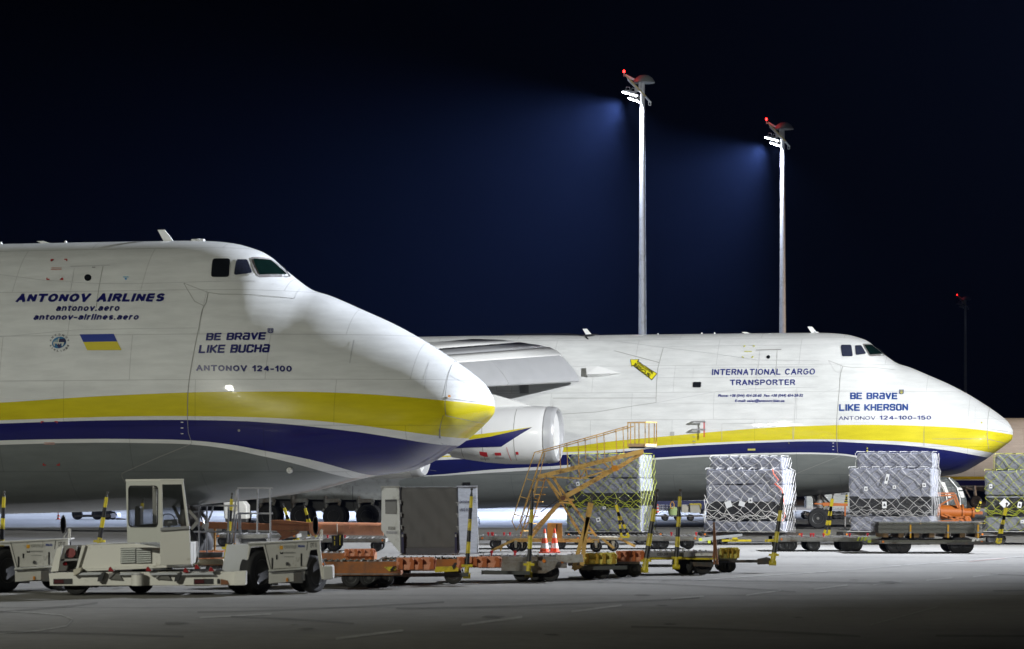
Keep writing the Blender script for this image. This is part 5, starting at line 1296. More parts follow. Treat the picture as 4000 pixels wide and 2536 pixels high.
# ================================================================ CARGO TRANSPORTERS
glassc = bpy.data.materials.new('cab_glass'); glassc.use_nodes = True
_n = glassc.node_tree; _b = _n.nodes['Principled BSDF']; _b.inputs['Base Color'].default_value = (.02,.022,.02,1); _b.inputs['Roughness'].default_value = .04; _b.inputs['Alpha'].default_value = .45; _b.inputs['Coat Weight'].default_value = .6
def transporter(label, num, rails=True):
    r = thing('cargo_transporter', label, 'cargo transporter', (XP(745,66.2), 66.2, 0), 0, 'white pallet transporters')
    B = lambda q, n, m_=white, **k: q.build(n, m_, r, **k)
    # low deck frame
    q = MB(); q.vp([(190,2240),(240,2236),(958,2233),(958,2287),(195,2289)], 65.2, .12); fr_ = B(q, 'deck_frame', bevel=.015)
    q = MB(); q.vp([(195,2240),(1085,2236),(1085,2286),(195,2288)], 67.3, .12); q.build('deck_frame', white, r)
    q = MB()
    for x in (250, 420, 500, 640, 700, 860): q.vp([(x,2252),(x+40,2252),(x+40,2280),(x,2280)], 65.35, 1.95)
    B(q, 'deck_crossbeams', dkgrey)
    q = MB(); q.vp([(320,2236),(860,2232),(860,2240),(320,2244)], 65.4, 1.9); B(q, 'deck_plate', dkgrey)
    for (a, b_) in ((310,395),(470,545),(590,690),(705,830)):
        q = MB(); q.vp([(a,2238),(b_,2236),(b_+8,2246),(a-4,2248)], 65.05, .12); B(q, 'deck_edge_plate', mat('plate_pale', (.5,.52,.55), .35, .3), bevel=.01)
    for (a, b_) in ((425,478),(610,668)):
        q = MB(); q.vp([(a,2262),(a+22,2238),(b_-14,2240),(b_,2266)], 65.12, .08); B(q, 'deck_recess', mat('recess_grey', (.12,.12,.11), .6))
        q = MB(); q.vp([(a,2240),(a+24,2238),(a,2262)], 65.08, .1); B(q, 'deck_wedge', grey)
    for x in (380, 680): q = MB(); q.vp([(x,2272),(x+4,2252),(x+22,2234),(x+30,2236),(x+16,2272)], 65.02, .12); B(q, 'guide_arc', blackp)
    q = MB(); c = W(537, 2264, 65.0); q.cyl(c-Vector((0,0,.14)), c+Vector((0,0,.14)), .14, n=18); B(q, 'guide_post', smooth=True)
    q = MB(); c = W(537, 2246, 65.0); q.cyl(c, c+Vector((0,0,.03)), .145, n=18); B(q, 'post_cap', alu)
    for (x, y) in ((433,2222),(580,2221),(726,2226),(770,2212),(826,2222)):
        q = MB(); q.vp([(x-11,y+11),(x-8,y-4),(x-2,y-8),(x+7,y+3),(x+12,y+11)], 64.98, .1); q2 = B(q, 'deck_marker_lamp', mat('lens_dark_red', (.28,.012,.015), .25, coat=.5), bevel=.01)
        q = MB(); c = W(x+12, y+5, 65.0); q.cyl(c, c+Vector((0,.06,0)), .025); q.build('lamp_bolt', chrome, q2)
    for (x0, x1) in ((208,281),(757,832)):
        q = MB(); q.vp([(x0,2262),(x1,2261),(x1,2281),(x0,2282)], 65.17, .05); o = B(q, 'tail_light_recess', blackp)
        q = MB(); q.vp([(x0+3,2265),(x0+40,2264),(x0+40,2279),(x0+3,2280)], 65.15, .03); q.build('tail_light', mat('lens_maroon', (.06,.006,.008), .2, coat=.5), o)
    q = MB(); q.vp([(848,2262),(857,2262),(857,2280),(848,2280)], 65.16, .05); B(q, 'slot', blackp)
    q = MB(); q.vp([(862,2262),(888,2268),(895,2284),(862,2284)], 65.17, .03); B(q, 'rust_patch', rust)
    # engine hood with louvres
    q = MB(); q.vp([(334,2128),(746,2119),(748,2205),(300,2226)], 65.45, 1.5); hood = B(q, 'engine_hood', bevel=.02)
    q = MB(); q.vp([(300,2224),(746,2204),(748,2214),(300,2234)], 65.3, .3); q.build('hood_ledge', white, r, bevel=.01)
    for k0 in (472, 533):
        for i in range(7):
            y = 2144+i*8.2; q = MB(); a = W(k0+1, y, 65.42); b_ = W(k0+57, y-2, 65.42); q.add([a, b_, b_+Vector((0,-.05,-.035)), a+Vector((0,-.05,-.035)), a+Vector((0,.02,-.02)), b_+Vector((0,.02,-.02))], [(0,1,2,3),(3,2,5,4),(0,3,4),(1,5,2),(0,4,5,1)])
            q.build('louvre_slat', mat('louvre_pale', (.60,.62,.60), .35), hood)
    q = MB(); q.vp([(471,2141),(592,2138),(592,2200),(471,2203)], 65.43, .02); q.build('louvre_frame', grey, hood)
    # rear light housing at the left end
    q = MB(); q.vp([(250,2132),(332,2130),(300,2228),(225,2232)], 65.9, .5); B(q, 'rear_housing', mat('housing_grey', (.10,.095,.09), .5))
    q = MB(); q.vp([(252,2133),(300,2132),(300,2180),(252,2182)], 65.7, .1); o = B(q, 'sign_board', mat('board_grey', (.20,.20,.19), .5))
    q = MB(); c = W(276, 2160, 65.62); q.lathe([(0,-.01),(.095,-.01),(.095,.03),(0,.03)], c, 'y', 24); q.build('round_sign', mat('sign_grey', (.16,.15,.16), .4), o)
    q = MB(); q.lathe([(.095,-.02),(.112,-.02),(.112,.03),(.095,.03)], c, 'y', 24); q.build('sign_ring', mat('sign_red', (.20,.03,.03), .4), o)
    q = MB(); q.vp([(228,2185),(305,2182),(303,2190),(228,2192)], 65.5, .25); B(q, 'housing_shelf', grey)
    q = MB(); c = W(253, 2203, 65.6); q.lathe([(0,-.05),(.045,-.03),(.05,.05)], c, 'y', 16); B(q, 'emergency_button', red, smooth=True)
    q = MB(); q.vp([(222,2145),(246,2130),(236,2180),(228,2232),(197,2235)], 65.35, .08); B(q, 'side_cheek', bevel=.01)
    q = MB(); q.vp([(320,2130),(334,2130),(306,2222),(296,2226)], 65.35, .1); B(q, 'hood_edge', bevel=.01)
    q = MB(); q.vp([(285,2226),(310,2216),(320,2222),(312,2238),(288,2252)], 65.0, .3); B(q, 'tow_hook', cream, bevel=.02)
    # cab
    dep = lambda px: 65.0+max(0, 625-px)*.004+max(0, px-625)*.0015
    d2 = lambda px: dep(px)-.02
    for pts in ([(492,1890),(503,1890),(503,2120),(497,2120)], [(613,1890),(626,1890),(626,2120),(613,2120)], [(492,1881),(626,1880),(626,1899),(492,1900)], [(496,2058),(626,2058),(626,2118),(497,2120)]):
        q = MB(); q.vp(pts, dep, .06); B(q, 'cab_door' if pts[0][1] > 2000 else 'cab_pillar', mat('cab_shade_white', (.50,.51,.47), .42, var=.05))  # less-lit cab side: its shade is put into a greyer white
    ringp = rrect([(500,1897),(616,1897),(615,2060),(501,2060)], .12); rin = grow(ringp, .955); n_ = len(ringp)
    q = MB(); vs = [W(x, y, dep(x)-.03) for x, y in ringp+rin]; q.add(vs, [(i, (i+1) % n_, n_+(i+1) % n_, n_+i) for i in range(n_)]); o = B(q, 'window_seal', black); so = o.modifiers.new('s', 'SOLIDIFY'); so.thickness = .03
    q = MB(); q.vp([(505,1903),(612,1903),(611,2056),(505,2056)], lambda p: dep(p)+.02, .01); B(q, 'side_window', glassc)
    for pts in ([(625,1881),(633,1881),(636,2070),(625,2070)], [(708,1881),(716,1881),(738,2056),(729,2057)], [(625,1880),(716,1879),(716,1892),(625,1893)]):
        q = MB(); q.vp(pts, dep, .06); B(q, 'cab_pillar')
    q = MB(); q.vp([(632,1892),(709,1891),(730,2054),(635,2058)], lambda p: dep(p)+.02, .01); B(q, 'windscreen', glassc)
    q = MB(); q.vp([(625,2062),(740,2055),(741,2066),(625,2074)], lambda p: dep(p)-.08, .15); B(q, 'windscreen_sill', alu, bevel=.01)
    q = MB(); q.vp([(625,2074),(740,2066),(746,2206),(625,2208)], dep, .08); B(q, 'cab_front', bevel=.01)
    q = MB(); P_ = [W(489,1881,dep(492)), W(626,1880,dep(626)), W(719,1879,dep(719))]; back = P_[0]+Vector((P_[2].x-P_[1].x, 1.3, 0)); back.z = P_[0].z
    q.prism([P_[0], P_[1], P_[2], back], (0,0,.05)); B(q, 'cab_roof', bevel=.015)
    A_ = W(497,2118,dep(497)); b4 = Vector((back.x, back.y, 0))
    q = MB()
    for c_ in (Vector((back.x,back.y,0)),): q.box(c_.x-.05, c_.x+.05, c_.y-.1, c_.y, A_.z, back.z)
    q.build('cab_pillar', white, r)
    q = MB(); fl = [Vector((v.x, v.y, 1.05)) for v in (P_[0]+Vector((.06,.08,0)), P_[1]+Vector((0,.1,0)), P_[2]+Vector((-.06,.08,0)), back-Vector((0,.08,0)))]; q.prism(fl, (0,0,.05)); B(q, 'cab_floor', dkgrey)
    q = MB(); c = W(578, 2040, 66.3); q.box(c.x-.2, c.x+.25, c.y-.25, c.y+.25, c.z-.25, c.z-.05); q.box(c.x-.28, c.x-.14, c.y-.25, c.y+.25, c.z-.1, c.z+.38); B(q, 'driver_seat', blackp, bevel=.05)
    q = MB(); c = W(655, 2030, 65.9)
    q.tube([c+Vector((.16*math.cos(t), .06*math.sin(t), .13*math.sin(t))) for t in [2*math.pi*i/20 for i in range(21)]], .014, 6); q.cyl(c, c+Vector((.1,.05,-.5)), .03); B(q, 'steering_wheel', blackp, smooth=True)
    q = MB(); q.vp([(640,2032),(690,2028),(694,2052),(640,2056)], 65.75, .2); B(q, 'dashboard', grey)
    q = MB(); q.vp([(655,2036),(672,2036),(672,2044),(655,2046)], 65.7, .04); B(q, 'dash_paper', cwhite)
    # right block with the tall wheels
    bd = lambda px: 65.55+abs(px-968)*(.0060 if px < 968 else .0042)
    q = MB(); q.vp([(886,2128),(972,2126),(958,2236),(872,2240),(868,2222)], bd, .1); B(q, 'end_panel', mat('panel_bluish', (.46,.47,.48), .42, var=.05), bevel=.01)
    q = MB(); q.vp([(972,2124),(1030,2121),(1030,2134),(980,2137),(960,2232),(952,2236)], bd, .12); B(q, 'wheel_arch', bevel=.01)
    q = MB(); q.vp([(1026,2122),(1202,2114),(1250,2111),(1252,2144),(1212,2150),(1196,2222),(1052,2230),(1030,2140)], bd, .12); pn = B(q, 'side_panel', bevel=.01)
    q = MB(); q.vp([(1238,2144),(1252,2144),(1266,2262),(1256,2264)], bd, .12); B(q, 'wheel_arch', bevel=.01)
    q = MB(); q.vp([(968,2128),(1252,2112),(1250,2108),(968,2122)], lambda p: bd(p)-.03, .9); B(q, 'block_top')
    q = MB(); q.vp([(1048,2226),(1199,2216),(1199,2224),(1048,2234)], lambda p: bd(p)-.1, .25); B(q, 'step_ledge', mat('ledge_pale', (.6,.6,.56), .4), bevel=.01)
    q = MB(); q.vp([(1050,2236),(1194,2226),(1192,2268),(1050,2281)], bd, .1); sk = B(q, 'skirt_panel', bevel=.01)
    q = MB(); q.vp([(1262,2210),(1300,2209),(1302,2262),(1262,2267)], lambda p: bd(p)-.25, .5); B(q, 'corner_bumper', bevel=.03)
    q = MB(); q.vp([(915,2232),(962,2230),(960,2286),(915,2288)], 64.95, .3); B(q, 'corner_bumper', bevel=.02)
    for (x, y) in ((957,2222),(1262,2205)): q = MB(); q.vp([(x-3,y-6),(x+3,y-6),(x+3,y+4),(x-3,y+4)], lambda p: bd(p)-.05, .04); B(q, 'side_marker', mat('marker_orange', (.8,.22,.02), .3))
    q = MB(); q.vp([(1118,2258),(1125,2258),(1125,2272),(1118,2272)], lambda p: bd(p)-.03, .02); q.build('sticker', mat('sticker_orange', (.75,.3,.03), .5), sk)
    for (x, y0, y1) in ((1063,2180,2222),(1177,2162,2212),(1081,2168,2186)):
        q = MB(); q.vp([(x-2.5,y0),(x+2.5,y0),(x+2.5,y1),(x-2.5,y1)], lambda p: bd(p)-.015, .02); q.build('vent_slot', blackp, pn)
    q = MB(); c = W(1121, 2203, bd(1121)-.02); q.lathe([(0,0),(.04,0),(.045,.03)], c, 'y', 14); q.build('filler_cap', blackp, pn)
    for pts in ([(1033,2124),(1035,2124),(1060,2226),(1058,2226)], [(1201,2116),(1203,2116),(1199,2150),(1197,2150)], [(1070,2222),(1178,2216),(1178,2218),(1070,2224)]):
        q = MB(); q.vp(pts, lambda p: bd(p)-.008, .01); q.build('panel_joint', dkgrey, pn)
    # stickers: maker's mark, words
    q = MB(); q.vp([(1093,2133),(1105,2132),(1105,2146),(1093,2147)], lambda p: bd(p)-.01, .01); q.build('sticker', mat('sticker_amber', (.85,.45,.05), .5), pn)
    tg = mat('faint_grey_print', (.33,.33,.31), .5); bl = mat('maker_blue', (.05,.09,.35), .5)
    bdt = lambda p: bd(p)-.012
    ptext(pn, 'FORTUTIOUS', 1110, 1155, 2131, 2143, bdt, tg, 'maker_lettering', .01); ptext(pn, 'MULAG', 1165, 1190, 2129, 2138, bdt, bl, 'maker_lettering', .05)
    ptext(pn, 'automation', 1108, 1154, 2155, 2162, bdt, tg, 'maker_lettering'); ptext(pn, 'transporter', 1110, 1150, 2173, 2178, bdt, tg, 'maker_lettering')
    ptext(pn, num, 1212, 1237, 2121, 2139, bdt, mat('stencil_black', (.04,.04,.04), .5), 'fleet_number', .0)
    q = MB(); q.vp([(1094,2156),(1100,2160),(1106,2156),(1106,2164),(1094,2164)], bdt, .005); q.build('sticker', blackp, pn)
    q = MB(); q.vp([(975,2140),(1250,2120),(1262,2262),(968,2275)], lambda p: bd(p)+.55, .1); B(q, 'wheel_housing', black)
    # wheels
    def sw(px, gy, r_, wd_, ang, n='drive_wheel'):
        Y = bd(px)+.28; Z0 = ZP(gy, Y); o = wheel(n, (0,0,0), r_, wd_, r, n=36, rimfrac=.56, hubm=mat('wheel_dark_hub', (.06,.06,.06), .45, 0))
        o.location = (XP(px, Y)-r['_o'][0], Y-r['_o'][1], r_); o.rotation_euler = (0, 0, R(ang)); return o
    sw(1004, 2322, .52, .34, 58); sw(1222, 2314, .44, .3, 58)
    q = MB(); c0_ = W(1004, 2235, bd(1004)+.28); c1_ = W(1222, 2245, bd(1222)+.28); q.cyl(Vector((c0_.x,c0_.y,.52)), Vector((c0_.x-.3,c0_.y+1.0,.52)), .1); q.cyl(Vector((c1_.x,c1_.y,.44)), Vector((c1_.x-.3,c1_.y+1.0,.44)), .1)
    q.box(c0_.x+.3, c1_.x-.2, 66.3, 67.6, .25, .5); B(q, 'axle', dkgrey)
    for (px, Y_) in ((300,65.6),(300,67.0),(550,66.6),(948,66.2),(1180,67.6)):
        o = wheel('deck_wheel', (0,0,0), .31 if px != 948 else .4, .3, r, n=28, hubm=dkgrey); o.location = (XP(px, Y_)-r['_o'][0], Y_-r['_o'][1], .31 if px != 948 else .4)
    # mirror
    q = MB(); q.rod([(1250,2112),(1256,2068),(1240,2078)], 66.6, .012); q.rod([(1258,2112),(1260,2070)], 66.6, .012); q.rod([(1233,2104),(1256,2068)], 66.6, .01); m_ = B(q, 'mirror_arm', white, smooth=True)
    q = MB(); p = [(x, y) for x, y in ell(1232, 2052, 11, 37, 20, 0)]; q.vp(p, 66.5, .08); mo = q.build('mirror_shell', blackp, m_)
    q = MB(); p = ell(1231, 2052, 7.5, 31, 20, 0); q.vp(p, 66.47, .02); q.build('mirror_glass', mat('mirror', (.5,.5,.5), .05, 1, var=.3, vscale=4), mo)
    # handrails
    if not rails: return r
    def rail(pts, Y_, rr=.022): q = MB(); q.rod(pts, Y_, rr); B(q, 'handrail', chrome, smooth=True)
    rail([(905,2122),(924,1915),(928,1907),(1066,1907)], 67.4); rail([(916,2122),(924,2010),(928,2006),(1066,2006)], 67.9); rail([(1055,1907),(1056,2120)], 67.4); rail([(1007,1909),(1004,2088)], 67.8)
    rail([(928,1910),(936,2120)], 68.2); rail([(938,2008),(940,2118)], 67.4)
    rail([(754,1975),(925,1976)], 67.4); rail([(757,1998),(800,1998)], 67.4); rail([(757,2077),(938,2078)], 67.4); rail([(779,1978),(776,2165)], 67.4); rail([(781,1976),(783,2015),(798,2050)], 67.4); rail([(832,1976),(828,2000),(808,2050)], 67.4)
    rail([(808,1978),(808,2165)], 67.5); rail([(893,1976),(890,2122)], 67.4)
    q = MB(); q.vp([(796,2044),(816,2044),(812,2070),(804,2078),(799,2066)], 67.35, .03); B(q, 'gusset', alu)
    q = MB(); q.vp([(932,2090),(1046,2086),(1046,2102),(932,2106)], 67.3, .4); q.vp([(936,2106),(1042,2104),(1042,2124),(936,2124)], 67.5, .1); B(q, 'step_tray', alu, bevel=.01)
    q = MB(); q.vp([(755,2159),(870,2159),(868,2178),(757,2181)], 67.3, .4); B(q, 'tool_tray', grey, bevel=.01)
    q = MB(); q.vp([(745,2186),(872,2184),(874,2206),(748,2208)], 67.2, .3); B(q, 'warm_lit_box', mat('warm_lit_cream', (.66,.56,.36), .5, var=.3, vscale=5), bevel=.02)  # warm light on the dolly behind, put into the cream of an added box
    return r
T1 = transporter('white pallet transporter CPT 10 in the left foreground, with tall cab and handrails', 'CPT 10')
T2 = transporter('white transporter CPT 07, cut by the left picture edge', 'CPT 07', False)
T2.location = Vector(T2.location)+Vector((-6.08, 1.15, 0))

# ================================================================ AMBER STAIRS
ST = thing('aircraft_steps', 'amber painted work platform steps with a railed basket on top', 'work platform', (XP(2230,104), 104.0, 0))
SY = 103.8
def sp(pts): return [(1900+x/2.181, 1600+y/2.181) for x, y in pts]
def sbar(name, a, b, wd, Y0=SY, Y1=None, m_=amber, par=ST, ht=None):
    (ax, ay), (bx, by) = sp([a, b]); q = MB(); q.bar(W(ax, ay, Y0), W(bx, by, Y1 or Y0), wd, ht or wd); return q.build(name, m_, par)
# ramp walkway
for Y_ in (SY, SY+1.0): sbar('ramp_beam', (440,575), (1338,353), .13, Y_, ht=.16)
for i in range(15):
    t = i/14; x = 450+870*t; y = 562-212*t; (px, py), = sp([(x, y)]); q = MB(); q.bar(W(px, py, SY-.04), W(px, py, SY+1.02), .10, .035); q.build('tread', amber, ST)
sbar('boom', (1335,362), (1090,505), .09, SY+.1); sbar('boom', (1330,372), (1100,520), .09, SY+.9)
for Y_ in (SY+.1, SY+.9):
    sbar('boom', (1115,492), (655,752), .17, Y_, ht=.17); sbar('boom', (650,770), (385,1085), .10, Y_); sbar('boom', (610,800), (392,1035), .08, Y_)
    sbar('scissor_leg', (515,590), (800,1055), .08, Y_); sbar('scissor_leg', (560,575), (935,1080), .08, Y_); sbar('scissor_leg', (720,940), (800,1060), .07, Y_)
sbar('truss_bar', (510,572), (800,588), .06); sbar('truss_bar', (800,588), (1030,520), .06); sbar('truss_bar', (780,505), (1000,512), .06); sbar('truss_bar', (785,508), (800,585), .05); sbar('truss_bar', (845,510), (800,580), .05)
sbar('truss_bar', (845,510), (862,565), .05); sbar('truss_bar', (800,585), (862,585), .05); sbar('truss_bar', (1000,450), (1050,500), .06); sbar('truss_bar', (1065,440), (1080,500), .06); sbar('truss_bar', (580,575), (645,745), .06); sbar('truss_bar', (525,600), (640,745), .06)
sbar('truss_bar', (860,1050), (925,1055), .06); sbar('truss_bar', (640,770), (745,770), .08); sbar('truss_bar', (620,790), (735,800), .06); sbar('cross_tie', (690,500), (690,500.1), .05) if False else None
(px, py), = sp([(1095,500)]); q = MB(); c = W(px, py, SY-.06); q.cyl(c, c+Vector((0,1.2,0)), .11, n=16); q.build('hinge_drum', mat('hinge_orange', (.75,.30,.03), .4), ST, True)
(px, py), = sp([(652,755)]); q = MB(); c = W(px, py, SY-.06); q.cyl(c, c+Vector((0,1.2,0)), .09, n=16); q.build('hinge_drum', rust, ST, True)
# handrails on the ramp
for Y_, dx in ((SY+1.0, 0), (SY, 62)):
    xs_ = (625,780,940,1103) if dx == 0 else (685,840,1000,1163)
    sbar('handrail', (410+dx,366), (1200+dx*.9,143), .035, Y_); sbar('handrail', (430+dx,362+12), (1200+dx*.6,160), .02, Y_) if dx == 0 else None
    for x in xs_: sbar('rail_post', (x, 305-(x-625)*.283), (x+8, 510-(x-625)*.258), .03, Y_)
# basket
bx = lambda n, a, b, w_, Y0=SY, Y1=None: sbar(n, a, b, w_, Y0, Y1)
for x, Y_ in ((1205,SY),(1265,SY),(1300,SY),(1352,SY-.1),(1228,SY+1),(1385,SY+.35),(1430,SY+.8),(1449,SY+1.0)): bx('rail_post', (x,112), (x,318), .035, Y_)
bx('handrail', (1200,112), (1353,108), .04, SY, SY-.1); bx('handrail', (1353,108), (1450,110), .04, SY-.1, SY+1.0); bx('handrail', (1205,113), (1230,113), .04, SY, SY+1); bx('handrail', (1230,112), (1450,110), .04, SY+1, SY+1)
q = MB(); P_ = [W(*sp([(1210,318)])[0], SY), W(*sp([(1353,312)])[0], SY-.1), W(*sp([(1452,315)])[0], SY+1.0), W(*sp([(1235,318)])[0], SY+1.05)]
for p in P_: p.z = ZP(1600+316/2.181, SY)
q.prism(P_, (0,0,.11)); q.build('basket_floor', mat('basket_wood', (.55,.36,.20), .6), ST); q = MB(); q.prism([p-Vector((0,0,.06)) for p in P_], (0,0,.05)); q.build('basket_bumper', blackp, ST, bevel=.02)
# ladder
for Y_, dx in ((SY, 0), (SY+.55, 62)):
    sbar('ladder_stringer', (440+dx,580), (290+dx,1090), .05, Y_)
for i in range(8):
    y = 600+i*62; x = 440-(y-580)*.294; a, b_ = sp([(x, y), (x+95, y)]); q = MB(); q.bar(W(*a, SY), W(*b_, SY+.5), .12, .03); q.build('ladder_rung', amber, ST)
for Y_, dx in ((SY, 0), (SY+.6, 68)):
    sbar('handrail', (410+dx,365), (218+dx,950), .035, Y_); sbar('handrail', (218+dx,950), (255+dx*.9,1032), .035, Y_); sbar('handrail', (480+dx*.3,365), (290+dx*.9,970), .03, Y_); sbar('rail_post', (344+dx,590), (415+dx,612), .03, Y_); sbar('rail_post', (290+dx,742), (370+dx,765), .03, Y_); sbar('rail_post', (240+dx,893), (325+dx,920), .03, Y_)
    sbar('handrail', (255+dx,1030), (330+dx,900), .03, Y_)
# chassis
for Y_ in (SY, SY+1.1): sbar('chassis_rail', (240,1112), (960,1118), .12, Y_, ht=.13)
q = MB(); q.vp(sp([(955,1085),(1125,1088),(1128,1112),(955,1105)]), SY-.05, 1.2); q.build('chassis_platform', cream, ST, bevel=.01)
for a, b_, Y_ in (((985,1100),(1087,1182),SY-.3),((1125,1095),(1268,1166),SY-.4),((240,1108),(45,1203),SY-.3),((140,1150),(120,1205),SY-.3)): sbar('outrigger', a, b_, .09 if a[0] != 140 else .05, Y_)
for x, Y_ in ((250,SY+.05),(935,SY+.05),(1080,SY+1.0),(300,SY+1.1)):
    (px, py), = sp([(x, 1175)]); o = wheel('castor_wheel', (0,0,0), .22, .12, ST, n=24, rimfrac=.6, hubm=alu); o.location = (XP(px,Y_)-ST['_o'][0], Y_-ST['_o'][1], .22)
    q = MB(); q.vp([(px-7,2112),(px+6,2112),(px+4,2140),(px-4,2140)], Y_-.13, .05); q.build('castor_fork', cream, ST)
q = MB(); q.vp([(2138,2044),(2196,2044),(2196,2104),(2138,2104)], SY+.3, .4); q.build('hydraulic_tank', mat('tank_amber', (.58,.30,.08), .5, dirt=(.3,.15,.05), damt=.2), ST, bevel=.01)
q = MB(); q.vp([(2173,2048),(2177,2048),(2176,2078),(2172,2078)], SY+.25, .04); q.build('tank_slot', blackp, ST)
q = MB(); q.rod([(2112,2000),(2165,1962),(2185,1950)], SY, .014); q.build('hydraulic_hose', blackp, ST, True)

# ================================================================ CONES
def cone(label, px, gy, Y, h, dr=True):
    r = thing('traffic_cone', label, 'traffic cone', (XP(px, Y), Y, .0 if gy is None else ZP(gy, Y)), 0, 'red and white traffic cones')
    R0 = h*.20
    rad = lambda t: R0*(1-t)+.03*t
    q = MB(); q.box(-h*.24, h*.24, -h*.24, h*.24, 0, .035); q.build('cone_base', redor, r, local=True, bevel=.01)
    for a, b_, m_ in ((.03,.17,redor),(.17,.38,cwhite),(.38,.60,redor),(.60,.80,cwhite),(.80,1.0,redor)):
        q = MB(); q.lathe([(rad(a), a*h+.02),(rad(b_), b_*h+.02)], (0,0,0), 'z', 20); q.build('cone_band', m_, r, True, local=True)
    return r
cone('left of the two traffic cones in front of the amber steps', 2127, None, 102.6, .86)
cone('right of the two traffic cones, with torn white band', 2166, None, 102.9, .86)

# ================================================================ ORANGE AIRCRAFT TOW BEAM
TB = thing('aircraft_towbar', 'long orange aircraft tow beam lying across behind the handrails', 'aircraft towbar', (XP(1115,101), 101, 0))
tbm = mat('towbar_orange_old', (.32,.12,.05), .5, dirt=(.14,.06,.03), damt=.3, dscale=1.5)
tbl = mat('towbar_orange_new', (.55,.24,.13), .42, dirt=(.35,.15,.09), damt=.3, dscale=1.5)
q = MB(); q.vp([(720,2036),(1060,2046),(1180,2050),(1290,2054),(1240,2075),(1100,2074),(720,2062)], 101, .25); q.build('forward_beam', tbm, TB, bevel=.02)
q = MB(); q.vp([(1058,2032),(1110,2032),(1210,2042),(1215,2052),(1060,2047)], 100.95, .3); q.build('lifting_fork', tbm, TB, bevel=.02)
q = MB(); q.cyl(W(1225,2064,101.1), W(1498,2068,101.1), .23, n=20); q.build('main_tube', tbl, TB, True)
q = MB(); q.vp([(1205,2045),(1222,2036),(1240,2038),(1240,2090),(1222,2096),(1208,2080)], 100.8, .5); q.build('coupling_head', tbl, TB, bevel=.03)
q = MB(); q.vp([(1080,2074),(1170,2076),(1160,2088),(1110,2106),(1085,2112),(1100,2095)], 101, .25); q.build('wheel_bracket', tbm, TB, bevel=.02)
for px in (838, 915):
    q = MB(); q.vp([(px-4,2060),(px+5,2060),(px+4,2150),(px-3,2150)], 101.2, .1); q.vp([(px-12,2148),(px+14,2150),(px+18,2156),(px-10,2156)], 101.15, .25); q.build('support_leg', mat('leg_ochre', (.38,.19,.04), .5), TB)
q = MB(); q.rod([(1316,2045),(1318,2095)], 100.8, .015); q.build('hanging_rope', cream, TB)
for px in (1307, 1328):
    q = MB(); q.vp([(px-12,2092-4*(px>1310)),(px+12,2092-4*(px>1310)),(px+12,2132),(px-8,2134)], 100.7+.1*(px>1310), .15); o = q.build('chock_block', blackp, TB)
    for yy in ((2096,2108),(2114,2130)) if px < 1310 else ((2092,2130),): q = MB(); q.vp([(px-2,yy[0]),(px+2,yy[0]),(px+2,yy[1]),(px-2,yy[1])], 100.66, .02); q.build('chock_stripe', yellow, o)
q = MB(); q.vp([(1363,2058),(1368,2054),(1368,2062),(1364,2068)], 100.8, .05); q.build('grip', pink, TB)

# ================================================================ BEYOND
t = thing('aircraft_tug', 'low dark aircraft tug on the far apron under the nearest freighter', 'aircraft tug', (XP(370,185), 185, 0), 0)
q = MB(); q.vp([(287,2014),(300,2012),(385,2012),(418,2008),(430,2008),(430,2022),(345,2020),(292,2022)], 185, 2.2); q.build('chassis', dkgrey, t, bevel=.03)
q = MB(); q.vp([(430,2005),(452,2004),(455,2014),(455,2024),(432,2024)], 185, 2.2); q.build('cab_block', mat('tug_white', (.55,.56,.66), .4), t, bevel=.05)
q = MB(); q.vp([(455,2024),(490,2028),(490,2031),(452,2030)], 185.3, 1.2); q.build('skid_plate', dkgrey, t)
for px in (303, 380, 420, 441): o = wheel('wheel', (0,0,0), .37 if px != 441 else .28, .4, t, n=20); o.location = (XP(px,185.2)-t['_o'][0], .2, .37 if px != 441 else .28)
c_ = cone('small far traffic cone on the bright apron strip, left of the far tug', 228, None, 186, .5)
# far service trolleys between the first two loads
FT = dolly('far dolly loaded with cream bins, seen between the first two netted loads', 2556, 2752, 180, .36, .26, 1.6, (2600,2650,2700), .2, dkgrey, 'far equipment dollies', twin=False, refl=False)
q = MB(); q.vp([(2664,1973),(2695,1972),(2737,1973),(2737,2003),(2664,2003)], 180.2, 1.0)
t = thing('equipment_bin', 'cream bin on the far dolly', 'bin', (XP(2700,180.2), 180.2, .36), 0, 'bins on the far dolly'); q.build('bin_body', cream, t)
t = thing('equipment_bin', 'cream bin with yellow lid, right end of the far dolly', 'bin', (XP(2725,180.1), 180.1, .36), 0, 'bins on the far dolly'); q = MB(); q.vp([(2696,1972),(2736,1972),(2736,2004),(2696,2004)], 180.0, .2); o = q.build('bin_body', mat('bin_grey', (.42,.40,.33), .5), t); q = MB(); q.vp([(2692,1969),(2700,1967),(2736,1967),(2740,1971),(2738,1990),(2735,1972),(2694,1972)], 179.9, .5); q.build('bin_lid', yellow, t)
t = thing('wire_cage', 'wire equipment cage on the far dolly, left of the green bag', 'wire cage', (XP(2595,180.4), 180.4, .36)); q = MB()
for x in range(2575, 2622, 6): q.rod([(x,1974),(x,2003)], 180.4, .02)
for y in (1974, 1984, 1993, 2002): q.rod([(2573,y),(2622,y)], 180.4, .02)
q.build('wire_mesh', alu, t)
t = thing('green_bag', 'pale green sack on the far dolly with an orange hose coil', 'sack', (XP(2632,180), 180, .36)); q = MB(); q.lathe([(.0,.55),(.2,.5),(.33,.3),(.3,.0)], (0,.4,0), 'z', 14); q.build('sack', mat('pale_green', (.45,.58,.25), .6), t, True, local=True)
